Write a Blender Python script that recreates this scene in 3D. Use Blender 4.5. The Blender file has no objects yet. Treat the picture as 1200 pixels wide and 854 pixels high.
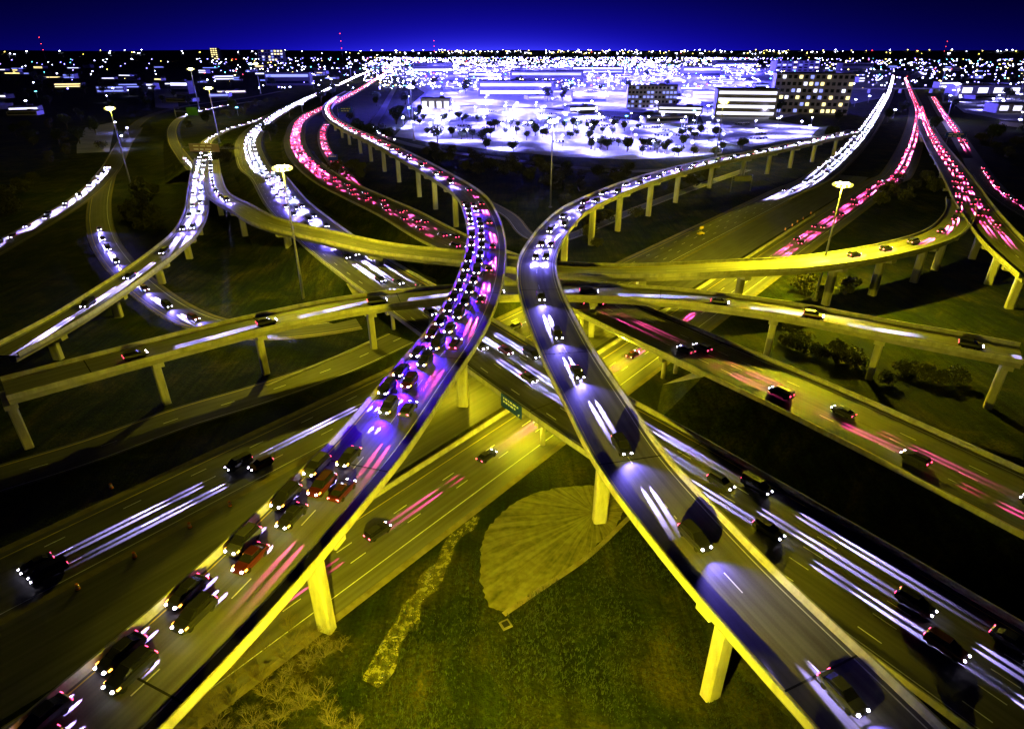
import bpy, math, random
from mathutils import Vector, noise
S = bpy.context.scene
COL = S.collection
RND = random.Random(7)

# ------------------------------------------------------------------ camera
cam = bpy.data.cameras.new('camera'); camo = bpy.data.objects.new('camera', cam); COL.objects.link(camo)
cam.sensor_width = 36.0; cam.lens = 21.45; cam.clip_start = .5; cam.clip_end = 40000
camo.location = (0, 0, 73); camo.rotation_euler = (math.radians(90-27.2), 0, 0)
S.camera = camo
# ------------------------------------------------------------------ night sky
W = bpy.data.worlds.new('World'); S.world = W; W.use_nodes = True
def world():
    nt = W.node_tree; N = nt.nodes; L = nt.links; N.clear()
    out = N.new('ShaderNodeOutputWorld'); bg = N.new('ShaderNodeBackground')
    sky = N.new('ShaderNodeTexSky'); sky.sky_type = 'NISHITA'; sky.sun_disc = False
    sky.sun_elevation = math.radians(-8); sky.sun_rotation = math.radians(-5)
    tc = N.new('ShaderNodeTexCoord'); sp = N.new('ShaderNodeSeparateXYZ'); L.new(tc.outputs['Generated'], sp.inputs[0])
    def m(op, a, b=None, c=None):
        n = N.new('ShaderNodeMath'); n.operation = op
        for i, q in enumerate((a, b, c)):
            if q is None: continue
            if isinstance(q, (int, float)): n.inputs[i].default_value = q
            else: L.new(q, n.inputs[i])
        return n.outputs[0]
    z = m('MAXIMUM', sp.outputs['Z'], 0.0)
    v = m('EXPONENT', m('MULTIPLY', z, -27.0))
    az = m('ARCTAN2', sp.outputs['X'], sp.outputs['Y'])
    a = m('DIVIDE', m('SUBTRACT', az, -.03), .36)
    g = m('EXPONENT', m('MULTIPLY', m('MULTIPLY', a, a), -1.0))
    front = m('GREATER_THAN', sp.outputs['Y'], 0.0)
    glow = m('MULTIPLY', m('MULTIPLY', v, front), m('MULTIPLY_ADD', g, .66, .07))
    hot = m('MULTIPLY', m('EXPONENT', m('MULTIPLY', z, -110.0)), m('MULTIPLY', m('EXPONENT', m('MULTIPLY', m('MULTIPLY', a, a), -5.0)), front))
    tint = N.new('ShaderNodeCombineColor'); tint.mode = 'RGB'
    L.new(m('MULTIPLY_ADD', hot, .04, m('MULTIPLY', glow, .012)), tint.inputs[0])
    L.new(m('MULTIPLY_ADD', hot, .04, m('MULTIPLY', glow, .008)), tint.inputs[1])
    L.new(m('MULTIPLY_ADD', hot, .35, m('MULTIPLY_ADD', glow, 1.0, .004)), tint.inputs[2])
    dim = N.new('ShaderNodeMix'); dim.data_type = 'RGBA'; dim.blend_type = 'MULTIPLY'; dim.inputs[0].default_value = 1
    L.new(sky.outputs[0], dim.inputs[6]); dim.inputs[7].default_value = (.03, .02, .12, 1)
    add = N.new('ShaderNodeMix'); add.data_type = 'RGBA'; add.blend_type = 'ADD'; add.inputs[0].default_value = 1
    L.new(dim.outputs[2], add.inputs[6]); L.new(tint.outputs[0], add.inputs[7])
    L.new(add.outputs[2], bg.inputs[0]); bg.inputs[1].default_value = 1.0
    L.new(bg.outputs[0], out.inputs[0])
world()
S.view_settings.view_transform = 'Standard'; S.view_settings.look = 'None'
S.view_settings.exposure = 0; S.view_settings.gamma = 1; S.view_settings.use_curve_mapping = False
cy = S.cycles
cy.use_denoising = True
cy.use_adaptive_sampling = True; cy.adaptive_threshold = .03
cy.max_bounces = 3; cy.diffuse_bounces = 1; cy.glossy_bounces = 1; cy.transmission_bounces = 2; cy.transparent_max_bounces = 8
cy.sample_clamp_indirect = 1.5; cy.use_light_tree = True; cy.caustics_reflective = False; cy.caustics_refractive = False
cy.light_sampling_threshold = 0.004
S.render.use_persistent_data = False

# ------------------------------------------------------------------ measured plan of the interchange (metres)
R = {
    'jam': [[-36.9, 33.1, 20.0], [-33.4, 40.6, 20.0], [-29.2, 51.5, 20.0], [-24.2, 66.4, 20.0], [-20.8, 77.5, 20.0], [-16.5, 97.0, 20.0], [-11.5, 119.5, 20.0], [-8.3, 149.2, 20.0], [-7.9, 185.2, 20.0], [-11.5, 223.0, 20.0], [-19.0, 261.3, 19.5], [-39.6, 317.8, 18.5], [-66.2, 381.0, 18.0], [-103.4, 468.7, 16.0], [-149.4, 581.5, 12.0], [-211.4, 756.6, 7.0], [-269.7, 977.0, 3.0], [-319.2, 1278.7, 1.0], [-376.6, 1764.9, 0.3]],
    'white': [[32.5, 33.7, 19.0], [26.2, 48.1, 19.0], [21.9, 57.5, 20.0], [17.2, 72.1, 20.0], [14.2, 88.9, 20.0], [10.7, 108.7, 20.0], [7.1, 140.6, 20.0], [6.8, 162.5, 20.0], [9.6, 185.7, 18.5], [16.1, 211.7, 18.5], [28.4, 243.5, 18.5], [63.5, 297.2, 18.5], [117.5, 372.0, 15.0], [168.9, 418.4, 15.0], [273.9, 519.4, 15.0]],
    'purple': [[-100.1, 104.7, 13.5], [-88.7, 115.0, 13.5], [-76.9, 125.5, 13.5], [-62.6, 137.2, 13.5], [-44.5, 149.0, 13.5], [-32.1, 153.9, 13.5], [-18.7, 157.8, 13.5], [-2.4, 160.2, 13.5], [14.3, 160.5, 13.5], [37.5, 157.8, 13.5], [52.6, 153.3, 13.5], [66.6, 147.8, 13.5], [79.0, 141.0, 13.5], [91.0, 133.2, 13.5], [101.0, 125.9, 14.0], [111.1, 119.3, 14.0]],
    'yellow': [[-256.9, 547.4, 3.0], [-203.8, 429.8, 6.0], [-167.9, 351.6, 9.0], [-141.5, 298.8, 11.0], [-117.3, 265.4, 12.5], [-99.9, 242.4, 13.0], [-86.2, 230.6, 13.0], [-67.9, 217.5, 13.3], [-43.5, 200.8, 13.5], [-13.7, 190.3, 13.5], [15.5, 177.6, 14.0], [40.7, 174.5, 14.5], [69.5, 177.0, 15.0], [90.2, 180.3, 15.0], [120.8, 192.8, 15.0], [147.1, 209.1, 15.0], [164.9, 226.6, 15.0], [182.0, 248.4, 15.0], [199.8, 276.5, 14.5], [229.2, 324.9, 13.0]],
    'r11': [[599.3, 970.4, 0.0], [452.1, 714.4, 2.0], [338.7, 516.1, 7.0], [272.5, 397.7, 11.0], [224.4, 312.7, 14.0], [195.5, 260.7, 15.0], [178.8, 227.9, 15.0], [164.7, 197.7, 15.0], [151.9, 164.0, 15.0]],
    'r5': [[-258.3, 547.4, 3.0], [-217.4, 448.3, 6.0], [-183.9, 370.5, 8.0], [-160.0, 316.7, 9.0], [-140.6, 272.8, 9.3], [-128.4, 238.3, 9.3], [-124.7, 217.0, 9.0], [-122.5, 193.3, 8.5], [-120.7, 164.8, 8.5], [-120.3, 151.1, 8.5], [-122.1, 130.4, 8.5]],
    'loopr5': [[-412.5, 1086.6, 0.3], [-421.6, 1031.8, 0.3], [-424.1, 936.7, 0.3], [-409.4, 822.0, 0.3], [-363.3, 698.7, 1.0], [-300.5, 572.0, 2.0], [-240.8, 466.3, 4.5], [-196.5, 390.8, 7.0]],
    'onr5': [[-333.7, 1014.7, 0.3], [-299.0, 769.3, 0.3], [-294.1, 679.2, 0.5], [-271.2, 579.7, 2.5], [-248.3, 519.1, 4.0]],
    'loop': [[-466.9, 1352.7, 0.0], [-461.7, 1152.2, 0.0], [-482.4, 1002.2, 0.0], [-470.9, 885.8, 0.0], [-433.0, 762.6, 0.0], [-362.1, 606.5, 0.0], [-294.4, 468.2, 0.0], [-242.5, 368.6, 0.0], [-208.6, 308.9, 0.0], [-180.0, 264.5, 0.0], [-159.4, 236.9, 0.0], [-140.9, 214.8, 0.0], [-117.3, 189.6, 0.0], [-99.3, 173.6, 0.0], [-86.0, 165.8, 0.0], [-72.0, 162.1, 0.0], [-57.8, 164.6, 0.0], [-46.4, 169.7, 0.0]],
    'lw': [[-399.2, 691.9, 0.0], [-343.6, 570.8, 0.0], [-283.6, 449.6, 0.0], [-248.6, 368.6, 0.0], [-229.6, 310.7, 0.0], [-217.9, 264.5, 0.0], [-209.8, 230.2, 0.0], [-203.4, 199.4, 0.0]],
    'fr1': [[-104.1, 89.3, 0.0], [-98.4, 94.3, 0.0], [-87.2, 102.7, 0.0], [-73.8, 116.5, 0.0], [-61.0, 126.0, 0.0], [-44.6, 141.6, 0.0], [-31.7, 158.6, 0.0]],
    'fr2': [[-328.7, 1995.2, 0.0], [-237.1, 1324.0, 0.0], [-177.1, 898.9, 0.0], [-152.0, 716.9, 0.0], [-122.6, 619.3, 0.0], [-71.7, 538.9, 0.0], [-13.1, 488.4, 0.0], [36.4, 449.6, 0.0], [81.2, 428.9, 0.0], [141.4, 456.9, 0.0], [240.8, 549.2, 0.0], [355.1, 676.1, 0.0]],
    'fr3': [[-27.8, 368.6, 0.0], [-12.9, 332.2, 0.0], [0.0, 301.8, 0.0], [5.7, 270.1, 0.0], [14.6, 255.1, 0.0], [28.6, 268.7, 0.0], [58.2, 308.9, 0.0], [99.2, 361.3, 0.0], [164.8, 439.0, 0.0]],
    'r12': [[755.4, 1196.7, 0.0], [584.8, 898.9, 0.0], [468.2, 691.9, 0.0], [378.2, 533.9, 0.0], [320.2, 432.2, 0.0], [285.4, 368.6, 0.0], [262.7, 314.5, 0.0], [248.0, 264.5, 0.0]],
    'b2r': [[-212.4, 753.1, 0.0], [-190.9, 653.7, 0.0], [-160.6, 549.2, 0.0], [-128.9, 460.6, 0.0], [-103.6, 401.0, 0.0]],
    'b1': [[-792.7, 4864.5, 0.0], [-560.4, 2660.0, 0.0], [-426.8, 1678.1, 0.0], [-365.8, 1241.3, 0.2], [-316.0, 921.2, 0.4], [-271.1, 701.6, 0.7], [-233.3, 570.3, 1.5], [-180.0, 441.2, 2.5], [-150.5, 387.4, 3.5], [-110.6, 303.4, 5.5], [-72.4, 234.4, 7.3], [-51.0, 200.8, 7.5], [-35.7, 178.9, 7.5], [-23.0, 160.8, 7.5], [-8.0, 139.2, 7.5], [1.4, 125.3, 7.5], [15.9, 105.2, 7.5], [25.0, 93.3, 7.5], [44.0, 66.5, 7.5], [58.0, 46.0, 7.5], [77.0, 17.0, 7.5], [100.0, -20.0, 7.5]],
    'b2': [[-803.6, 5257.9, 0.0], [-486.6, 2660.0, 0.0], [-344.9, 1593.2, 0.0], [-285.7, 1110.8, 0.0], [-255.4, 810.9, 0.3], [-209.4, 625.7, 0.8], [-170.3, 508.8, 1.5], [-134.9, 427.3, 2.5], [-107.9, 373.6, 3.5], [-81.8, 330.2, 4.5], [-52.3, 281.9, 6.0], [-25.4, 234.2, 7.0], [10.0, 187.0, 7.5], [28.0, 161.0, 7.5], [52.0, 126.0, 7.5], [64.0, 109.0, 7.5], [82.0, 80.0, 7.5], [100.0, 50.0, 7.5], [122.0, 12.0, 7.5], [145.0, -30.0, 7.5]],
    'a1': [[-166.8, -40.0, 0.0], [-134.2, 0.0, 0.0], [-101.6, 40.0, 0.0], [-69.0, 80.0, 0.0], [-36.3, 120.0, 0.0], [-3.7, 160.0, 0.0], [28.9, 200.0, 0.0], [61.5, 240.0, 0.0], [94.1, 280.0, 0.0], [126.8, 320.0, 0.0], [159.4, 360.0, 0.0], [208.3, 420.0, 0.0], [330.0, 610.0, 0.0], [505.0, 905.0, 0.0], [800.0, 1414.0, 0.0], [1300.0, 2300.0, 0.0]],
    'a2': [[-119.7, -40.0, 0.0], [-87.1, 0.0, 0.0], [-54.5, 40.0, 0.0], [-21.9, 80.0, 0.0], [10.8, 120.0, 0.0], [43.4, 160.0, 0.0], [76.0, 200.0, 0.0], [108.6, 240.0, 0.0], [141.2, 280.0, 0.0], [182.0, 330.0, 0.0], [230.9, 390.0, 0.0], [263.6, 430.0, 0.0], [386.0, 622.0, 0.0], [556.0, 905.0, 0.0], [760.0, 1270.0, 0.0], [1200.0, 2060.0, 0.0]]}
LOTS = [[[-112.7, 619.3], [-121.4, 762.6], [-119.9, 926.3], [-50.9, 986.1], [48.0, 926.3], [125.5, 803.4], [181.5, 691.9], [204.3, 619.3], [167.6, 510.2], [131.9, 492.6], [90.2, 480.1], [39.6, 492.6], [-14.1, 529.0], [-77.1, 582.3]], [[-148.6, 1220.2], [0.0, 1220.2], [53.4, 1036.0], [-53.4, 1036.0], [-131.4, 1018.9]], [[185.6, 708.4], [306.0, 782.5], [326.6, 691.9], [286.0, 619.3], [204.4, 549.2], [189.2, 570.8]], [[1084.1, 1678.1], [1350.7, 1772.2], [1338.9, 1593.2], [656.9, 762.6], [576.2, 734.6], [600.3, 873.1], [718.8, 1091.1]], [[242.5, 848.6], [355.3, 898.9], [302.3, 772.5], [213.6, 725.6]], [[-379.0, 559.8], [-453.7, 691.9], [-457.3, 753.1], [-327.0, 519.5], [-347.5, 510.2]], [[-758.3, 1413.9], [-729.2, 1446.5], [-467.6, 926.3], [-516.2, 955.3]], [[-160.5, 3187.3], [335.6, 2660.0], [208.3, 1823.2], [-101.1, 1995.2]], [[-955.6, 4230.3], [-320.9, 3187.3], [-157.6, 1772.2], [-328.7, 1995.2]]]
BLD = [[197.1, 940.6, 68.1, 29.7, "hotel"], [384.3, 860.7, 91.6, 47.2, "office"], [289.8, 825.4, 70.8, 31.0, "garage"], [-101.1, 885.8, 39.1, 16.6, "store"], [7.8, 1220.2, 134.5, 24.3, "dark"], [87.6, 1723.9, 184.1, 26.8, "ware"], [122.2, 1053.8, 54.3, 15.1, "ware"], [-296.6, 2554.0, 148.3, 32.2, "ware"], [-71.5, 1877.2, 95.3, 18.5, "ware"], [860.5, 1220.2, 109.5, 17.4, "store"], [668.3, 873.1, 68.0, 11.3, "store"], [1107.3, 2660.0, 167.8, 37.3, "office"], [-1844.4, 5257.9, 237.1, 87.8, "office"], [-2714.9, 6270.4, 78.5, 104.6, "tower"], [-527.4, 1593.2, 101.4, 27.0, "dark"], [-626.2, 1270.1, 35.8, 21.7, "dark"], [310.2, 2456.1, 186.1, 20.7, "ware"], [592.8, 2128.6, 118.6, 26.9, "ware"], [1156.0, 3536.7, 222.3, 29.6, "ware"], [1342.2, 2660.0, 120.8, 29.8, "dark"]]
TREES = [[-109.5, 734.6], [-78.7, 753.1], [-113.6, 792.8], [-62.5, 772.5], [-22.2, 676.1], [4.2, 632.6], [32.0, 606.5], [-1.8, 691.9], [65.3, 691.9], [89.3, 639.5], [76.0, 544.0], [78.9, 529.0], [115.8, 510.2], [114.2, 529.0], [-56.6, 612.8], [-46.4, 594.1], [-24.3, 612.8], [1.4, 519.5], [53.9, 600.2], [45.4, 691.9], [131.4, 676.1], [179.7, 619.3], [190.4, 600.2], [128.3, 529.0], [129.6, 496.9], [-39.3, 753.1], [79.9, 676.1], [-143.3, 848.6], [93.5, 519.5], [169.8, 519.5]]
SHRUB = [[-67.0, 501.3], [-63.7, 519.5], [-53.5, 468.2], [-44.7, 476.1], [-31.2, 484.2], [-32.1, 432.2], [-22.7, 419.2], [-14.6, 432.2], [-5.6, 413.0], [2.8, 419.2], [10.9, 401.0], [22.6, 416.1], [29.2, 389.7], [36.4, 413.0], [43.1, 395.3], [56.4, 416.1], [64.6, 395.3], [74.6, 406.9], [-24.4, 453.2], [0.0, 446.0], [17.8, 439.0], [25.3, 368.6], [31.7, 354.2], [39.9, 363.7], [20.7, 378.9], [27.3, 328.1], [40.5, 288.4], [47.6, 294.9], [35.1, 276.0], [60.9, 300.1], [74.8, 338.5], [94.2, 361.3], [108.8, 378.9], [125.5, 401.0], [33.5, 261.8], [35.6, 248.8], [-189.4, 312.6], [-178.4, 288.4], [-175.8, 294.9], [-168.5, 276.0], [-186.9, 300.1], [-164.6, 279.0], [-195.6, 328.1], [-218.3, 361.3], [-204.6, 354.2], [-222.5, 373.7], [-217.2, 416.1], [-343.0, 691.9], [-226.5, 501.3], [-215.2, 468.2], [-215.5, 484.2], [-193.8, 782.5], [-174.8, 734.6], [-115.7, 416.1], [-105.0, 395.3], [-108.1, 432.2], [-96.7, 406.9], [-407.8, 873.1], [-375.7, 825.4], [-372.6, 848.6], [-378.6, 898.9], [-371.7, 926.3], [-382.0, 986.1], [-391.0, 1053.8], [-386.1, 1091.1], [-342.6, 836.9], [-345.2, 803.4], [237.6, 386.9], [237.4, 368.6], [214.4, 354.2], [261.1, 395.3], [215.2, 338.5], [245.5, 361.3], [195.6, 328.1], [428.0, 588.1], [401.6, 533.9], [379.4, 488.4], [465.7, 619.3], [438.4, 559.8], [97.8, 193.6], [101.7, 189.6], [112.1, 193.6], [76.0, 153.5], [79.2, 149.7], [82.4, 146.6], [85.3, 143.0], [88.6, 140.6], [99.2, 135.9], [102.2, 133.7], [105.1, 131.5], [109.9, 132.3], [92.0, 130.6], [80.7, 159.2], [51.2, 127.2], [53.0, 123.2], [54.0, 117.6], [55.9, 112.3], [58.3, 109.0], [63.9, 115.8], [50.3, 112.3], [46.8, 119.4], [51.7, 105.8], [54.1, 102.7], [59.8, 99.8], [62.3, 94.3], [63.1, 89.3], [60.6, 105.8], [50.8, 119.4], [68.9, 94.3], [69.6, 86.9], [56.8, 131.5], [67.0, 123.2], [-282.7, 361.3], [-268.3, 328.1], [-295.7, 386.9], [-252.1, 308.9], [-490.0, 691.9], [-416.1, 559.8], [-517.2, 691.9], [-408.6, 588.1], [-354.3, 510.2], [-341.2, 533.9], [-339.7, 468.2]]
BARE = [[-37.0, 47.6], [-36.0, 51.6], [-31.5, 49.8], [-35.8, 55.4], [-29.2, 52.8], [-37.9, 44.9], [-28.4, 47.0], [-27.0, 54.7], [-26.1, 48.1], [-30.4, 43.9], [-34.0, 42.9], [-25.4, 55.4], [-20.8, 43.9], [-40.0, 46.0], [-30.1, 57.4]]
MASTS = [[-224.8, 368.6, 45.3], [-67.5, 185.8, 43.3], [99.6, 188.1, 38], [149.7, 468.2, 41.7], [20.1, 322.1, 42.9], [-254.1, 559.8, 46], [-411.4, 1091, 55], [-371, 782, 55], [-85, 560, 48], [-423.2, 1772.2, 45], [-412.2, 1995.2, 45], [506.6, 762.6, 40], [885.1, 1382.6, 40], [-1179.1, 5257.9, 55], [-833.5, 4230.3, 50], [-865.9, 4864.5, 50]]
BARRELS = [[-66.1, 67.1], [-61.1, 73.7], [-55.4, 80.6], [-50.8, 86.2], [124.8, 276.0], [131.0, 283.6], [136.1, 290.0], [141.7, 296.6], [150.0, 307.1], [-75.1, 91.2]]
FAN = [[14.5, 92.2], [6.4, 91.2], [0.0, 86.9], [-3.7, 81.9], [-5.2, 76.2], [-5.0, 68.8], [-3.4, 63.6], [-1.2, 62.4], [5.3, 68.1], [12.6, 74.6], [20.7, 84.1], [19.3, 91.7]]
FANC = [14.7, 84.6]
DIRT = [[-18.6, 51.6], [-16.5, 56.0], [-15.7, 59.7], [-14.0, 64.7], [-11.8, 70.6], [-9.4, 78.1], [-6.0, 83.4]]
CURB = [[-1.2, 62.4], [5.2, 67.8], [12.5, 74.0], [20.8, 83.4]]
CURB2 = [[-60.1, 130.2], [-53.6, 138.2], [-46.1, 147.6], [-38.8, 157.4]]
LITLOT = []

# ------------------------------------------------------------------ materials
MATS = {}
def base_mat(name):
    m = bpy.data.materials.new(name); m.use_nodes = True; MATS[name] = m
    return m, m.node_tree, m.node_tree.nodes['Principled BSDF']
def mat(name, c1, c2=None, scale=1.0, rough=.85, detail=6, coord='Object', stretch=(1, 1, 1), c3=None, metallic=0, bump=0):
    m, nt, b = base_mat(name); N = nt.nodes; L = nt.links
    b.inputs['Roughness'].default_value = rough; b.inputs['Metallic'].default_value = metallic
    b.inputs['Specular IOR Level'].default_value = .25
    c2 = c2 or tuple(x*.7 for x in c1)
    tc = N.new('ShaderNodeTexCoord'); mp = N.new('ShaderNodeMapping'); mp.inputs['Scale'].default_value = stretch
    L.new(tc.outputs[coord], mp.inputs[0])
    n1 = N.new('ShaderNodeTexNoise'); n1.inputs['Scale'].default_value = scale; n1.inputs['Detail'].default_value = detail; n1.inputs['Roughness'].default_value = .65
    L.new(mp.outputs[0], n1.inputs[0])
    r = N.new('ShaderNodeValToRGB'); e = r.color_ramp.elements
    e[0].position = .33; e[0].color = (*c2, 1); e[1].position = .68; e[1].color = (*c1, 1)
    if c3: k = e.new(.5); k.color = (*c3, 1)
    L.new(n1.outputs[0], r.inputs[0]); L.new(r.outputs[0], b.inputs['Base Color'])
    if bump:
        bp = N.new('ShaderNodeBump'); bp.inputs['Strength'].default_value = bump; bp.inputs['Distance'].default_value = .3
        L.new(n1.outputs[0], bp.inputs['Height']); L.new(bp.outputs[0], b.inputs['Normal'])
    return m
def glow(name, color, strength, sampled=False):
    m, nt, b = base_mat(name)
    b.inputs['Base Color'].default_value = (.6, .6, .6, 1)
    b.inputs['Emission Color'].default_value = (*color, 1); b.inputs['Emission Strength'].default_value = strength
    if not sampled: m.cycles.emission_sampling = 'NONE'
    return m
def asphalt(name, dark, light, lanes=3.66):
    """worn pavement: UV x runs across, y along in metres; streaks along the wheel paths"""
    m, nt, b = base_mat(name); N = nt.nodes; L = nt.links
    b.inputs['Roughness'].default_value = .62; b.inputs['Specular IOR Level'].default_value = .35
    uv = N.new('ShaderNodeUVMap')
    def nz(sc, st, det):
        mp = N.new('ShaderNodeMapping'); mp.inputs['Scale'].default_value = st; L.new(uv.outputs[0], mp.inputs[0])
        n = N.new('ShaderNodeTexNoise'); n.inputs['Scale'].default_value = sc; n.inputs['Detail'].default_value = det; L.new(mp.outputs[0], n.inputs[0])
        return n.outputs[0]
    s1 = nz(1.1, (1, .012, 1), 5); s2 = nz(.25, (1, .35, 1), 6); s3 = nz(6, (1, 1, 1), 3)
    mm = N.new('ShaderNodeMath'); mm.operation = 'MULTIPLY_ADD'; L.new(s1, mm.inputs[0]); mm.inputs[1].default_value = .6
    m2 = N.new('ShaderNodeMath'); m2.operation = 'MULTIPLY_ADD'; L.new(s2, m2.inputs[0]); m2.inputs[1].default_value = .35
    m3 = N.new('ShaderNodeMath'); m3.operation = 'MULTIPLY'; L.new(s3, m3.inputs[0]); m3.inputs[1].default_value = .12
    L.new(m3.outputs[0], m2.inputs[2]); L.new(m2.outputs[0], mm.inputs[2])
    r = N.new('ShaderNodeValToRGB'); e = r.color_ramp.elements
    e[0].position = .4; e[0].color = (*dark, 1); e[1].position = .66; e[1].color = (*light, 1)
    L.new(mm.outputs[0], r.inputs[0]); L.new(r.outputs[0], b.inputs['Base Color'])
    return m
asphalt('asphalt', (.035, .034, .033), (.085, .083, .08))
asphalt('old_asphalt', (.06, .058, .052), (.13, .125, .115))
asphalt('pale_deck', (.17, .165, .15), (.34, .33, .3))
asphalt('concrete_deck', (.075, .073, .07), (.17, .165, .155))
mat('concrete', (.47, .45, .41), (.24, .23, .21), .5, .85, 9, stretch=(1, 1, .25))
mat('stained_concrete', (.36, .34, .31), (.2, .19, .17), .35, .85, 8)
mat('white_paint', (.8, .8, .78), (.62, .62, .6), 2, .6)
mat('yellow_paint', (.75, .6, .12), (.6, .48, .08), 2, .6)
mat('joint', (.015, .015, .015), None, 2, .9)
mat('steel', (.38, .38, .38), (.28, .28, .28), 2, .45, metallic=.7)
mat('sign_back', (.22, .21, .2), (.16, .16, .15), 2, .6, metallic=.3)
mat('blue_sign', (.01, .05, .38), (.01, .045, .33), 3, .5)
mat('green_sign', (.06, .2, .05), (.05, .17, .04), 3, .5)
mat('tan_sign', (.3, .22, .16), (.24, .18, .13), 3, .5)
mat('sign_text', (.85, .85, .85), (.8, .8, .8), 3, .5)
mat('orange_plastic', (.75, .2, .02), (.65, .16, .02), 4, .5)
mat('white_band', (.8, .8, .78), (.7, .7, .7), 4, .5)
mat('black_rubber', (.02, .02, .02), None, 4, .9)
mat('leaf', (.030, .042, .008), (.015, .024, .004), .9, .8)
mat('dark_leaf', (.03, .042, .014), (.016, .024, .008), .9, .8)
mat('brush_leaf', (.055, .052, .012), (.028, .028, .008), .9, .8)
mat('bark', (.09, .075, .055), (.05, .042, .03), 6, .95)
mat('twig', (.2, .17, .09), (.12, .1, .05), 6, .95)
mat('dirt', (.22, .19, .11), (.12, .1, .05), .5, .95, 8)
mat('lot_concrete', (.36, .35, .33), (.2, .2, .19), .05, .85, 9)
mat('roofing', (.09, .09, .1), (.06, .06, .065), .2, .9)
mat('pale_wall', (.42, .38, .38), (.34, .31, .31), .2, .8)
mat('dark_wall', (.13, .12, .12), (.09, .085, .085), .2, .8)
mat('window_glass', (.02, .025, .03), (.015, .02, .025), .3, .2)
mat('car_dark', (.02, .02, .024), (.016, .016, .02), 3, .35)
mat('car_grey', (.06, .06, .065), (.05, .05, .055), 3, .35)
mat('car_white', (.5, .5, .5), (.45, .45, .45), 3, .35)
mat('car_red', (.07, .01, .01), (.06, .008, .008), 3, .35)
mat('car_glass', (.012, .012, .015), None, 3, .12)
glow('headlamp', (.80, .74, 1), 38)
glow('taillamp', (1, .04, .13), 11)
glow('amberlamp', (1, .38, .03), 14)
glow('sodium', (1, .93, .45), 60)
glow('sodium_dim', (1, .82, .10), 1.3)  # weak glow of the added halo ring
glow('ledwhite_dim', (.55, .5, 1), 1.6)
glow('ledwhite', (.82, .8, 1), 60)
glow('lotlamp', (.62, .62, 1), 40)
glow('amber_city', (1, .75, .12), 14)
glow('blue_city', (.22, .17, 1), 22)
glow('cyan_city', (.15, .75, .9), 10)
glow('red_beacon', (1, .04, .03), 9)
glow('lit_window', (.75, .75, 1), 2.2)
glow('blue_window', (.25, .3, 1), 1.4)
glow('warm_window', (1, .8, .3), 2.2)

def ground_mat():
    m, nt, b = base_mat('grass_ground'); N = nt.nodes; L = nt.links
    b.inputs['Roughness'].default_value = .95; b.inputs['Specular IOR Level'].default_value = .1
    tc = N.new('ShaderNodeTexCoord')
    def nz(sc, det, st=(1, 1, 1), rot=0, dist=0.0):
        mp = N.new('ShaderNodeMapping'); mp.inputs['Scale'].default_value = st; mp.inputs['Rotation'].default_value = (0, 0, rot)
        L.new(tc.outputs['Object'], mp.inputs[0])
        n = N.new('ShaderNodeTexNoise'); n.inputs['Scale'].default_value = sc; n.inputs['Detail'].default_value = det
        n.inputs['Roughness'].default_value = .7; n.inputs['Distortion'].default_value = dist
        L.new(mp.outputs[0], n.inputs[0]); return n.outputs[0]
    def ramp(f, stops):
        r = N.new('ShaderNodeValToRGB'); e = r.color_ramp.elements
        e[0].position, e[0].color = stops[0][0], (*stops[0][1], 1)
        e[1].position, e[1].color = stops[-1][0], (*stops[-1][1], 1)
        for p, c in stops[1:-1]: k = e.new(p); k.color = (*c, 1)
        L.new(f, r.inputs[0]); return r.outputs[0]
    big = ramp(nz(.06, 8, dist=.8), [(.34, (.004, .010, .001)), (.46, (.013, .021, .002)), (.56, (.029, .033, .003)), (.75, (.085, .07, .008))])
    mow = ramp(nz(.55, 5, (1, .06, 1), .62, .3), [(.3, (.3, .3, .3)), (.7, (1.35, 1.35, 1.2))])
    fine = ramp(nz(1.7, 8), [(.3, (.2, .24, .2)), (.7, (1.7, 1.6, 1.3))])
    def mul(a, c):
        x = N.new('ShaderNodeMix'); x.data_type = 'RGBA'; x.blend_type = 'MULTIPLY'; x.inputs[0].default_value = 1
        L.new(a, x.inputs[6]); L.new(c, x.inputs[7]); return x.outputs[2]
    L.new(mul(mul(big, mow), fine), b.inputs['Base Color'])
    n = nz(2.2, 6); bp = N.new('ShaderNodeBump'); bp.inputs['Strength'].default_value = .8; bp.inputs['Distance'].default_value = .4
    L.new(n, bp.inputs['Height']); L.new(bp.outputs[0], b.inputs['Normal'])
ground_mat()

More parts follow.
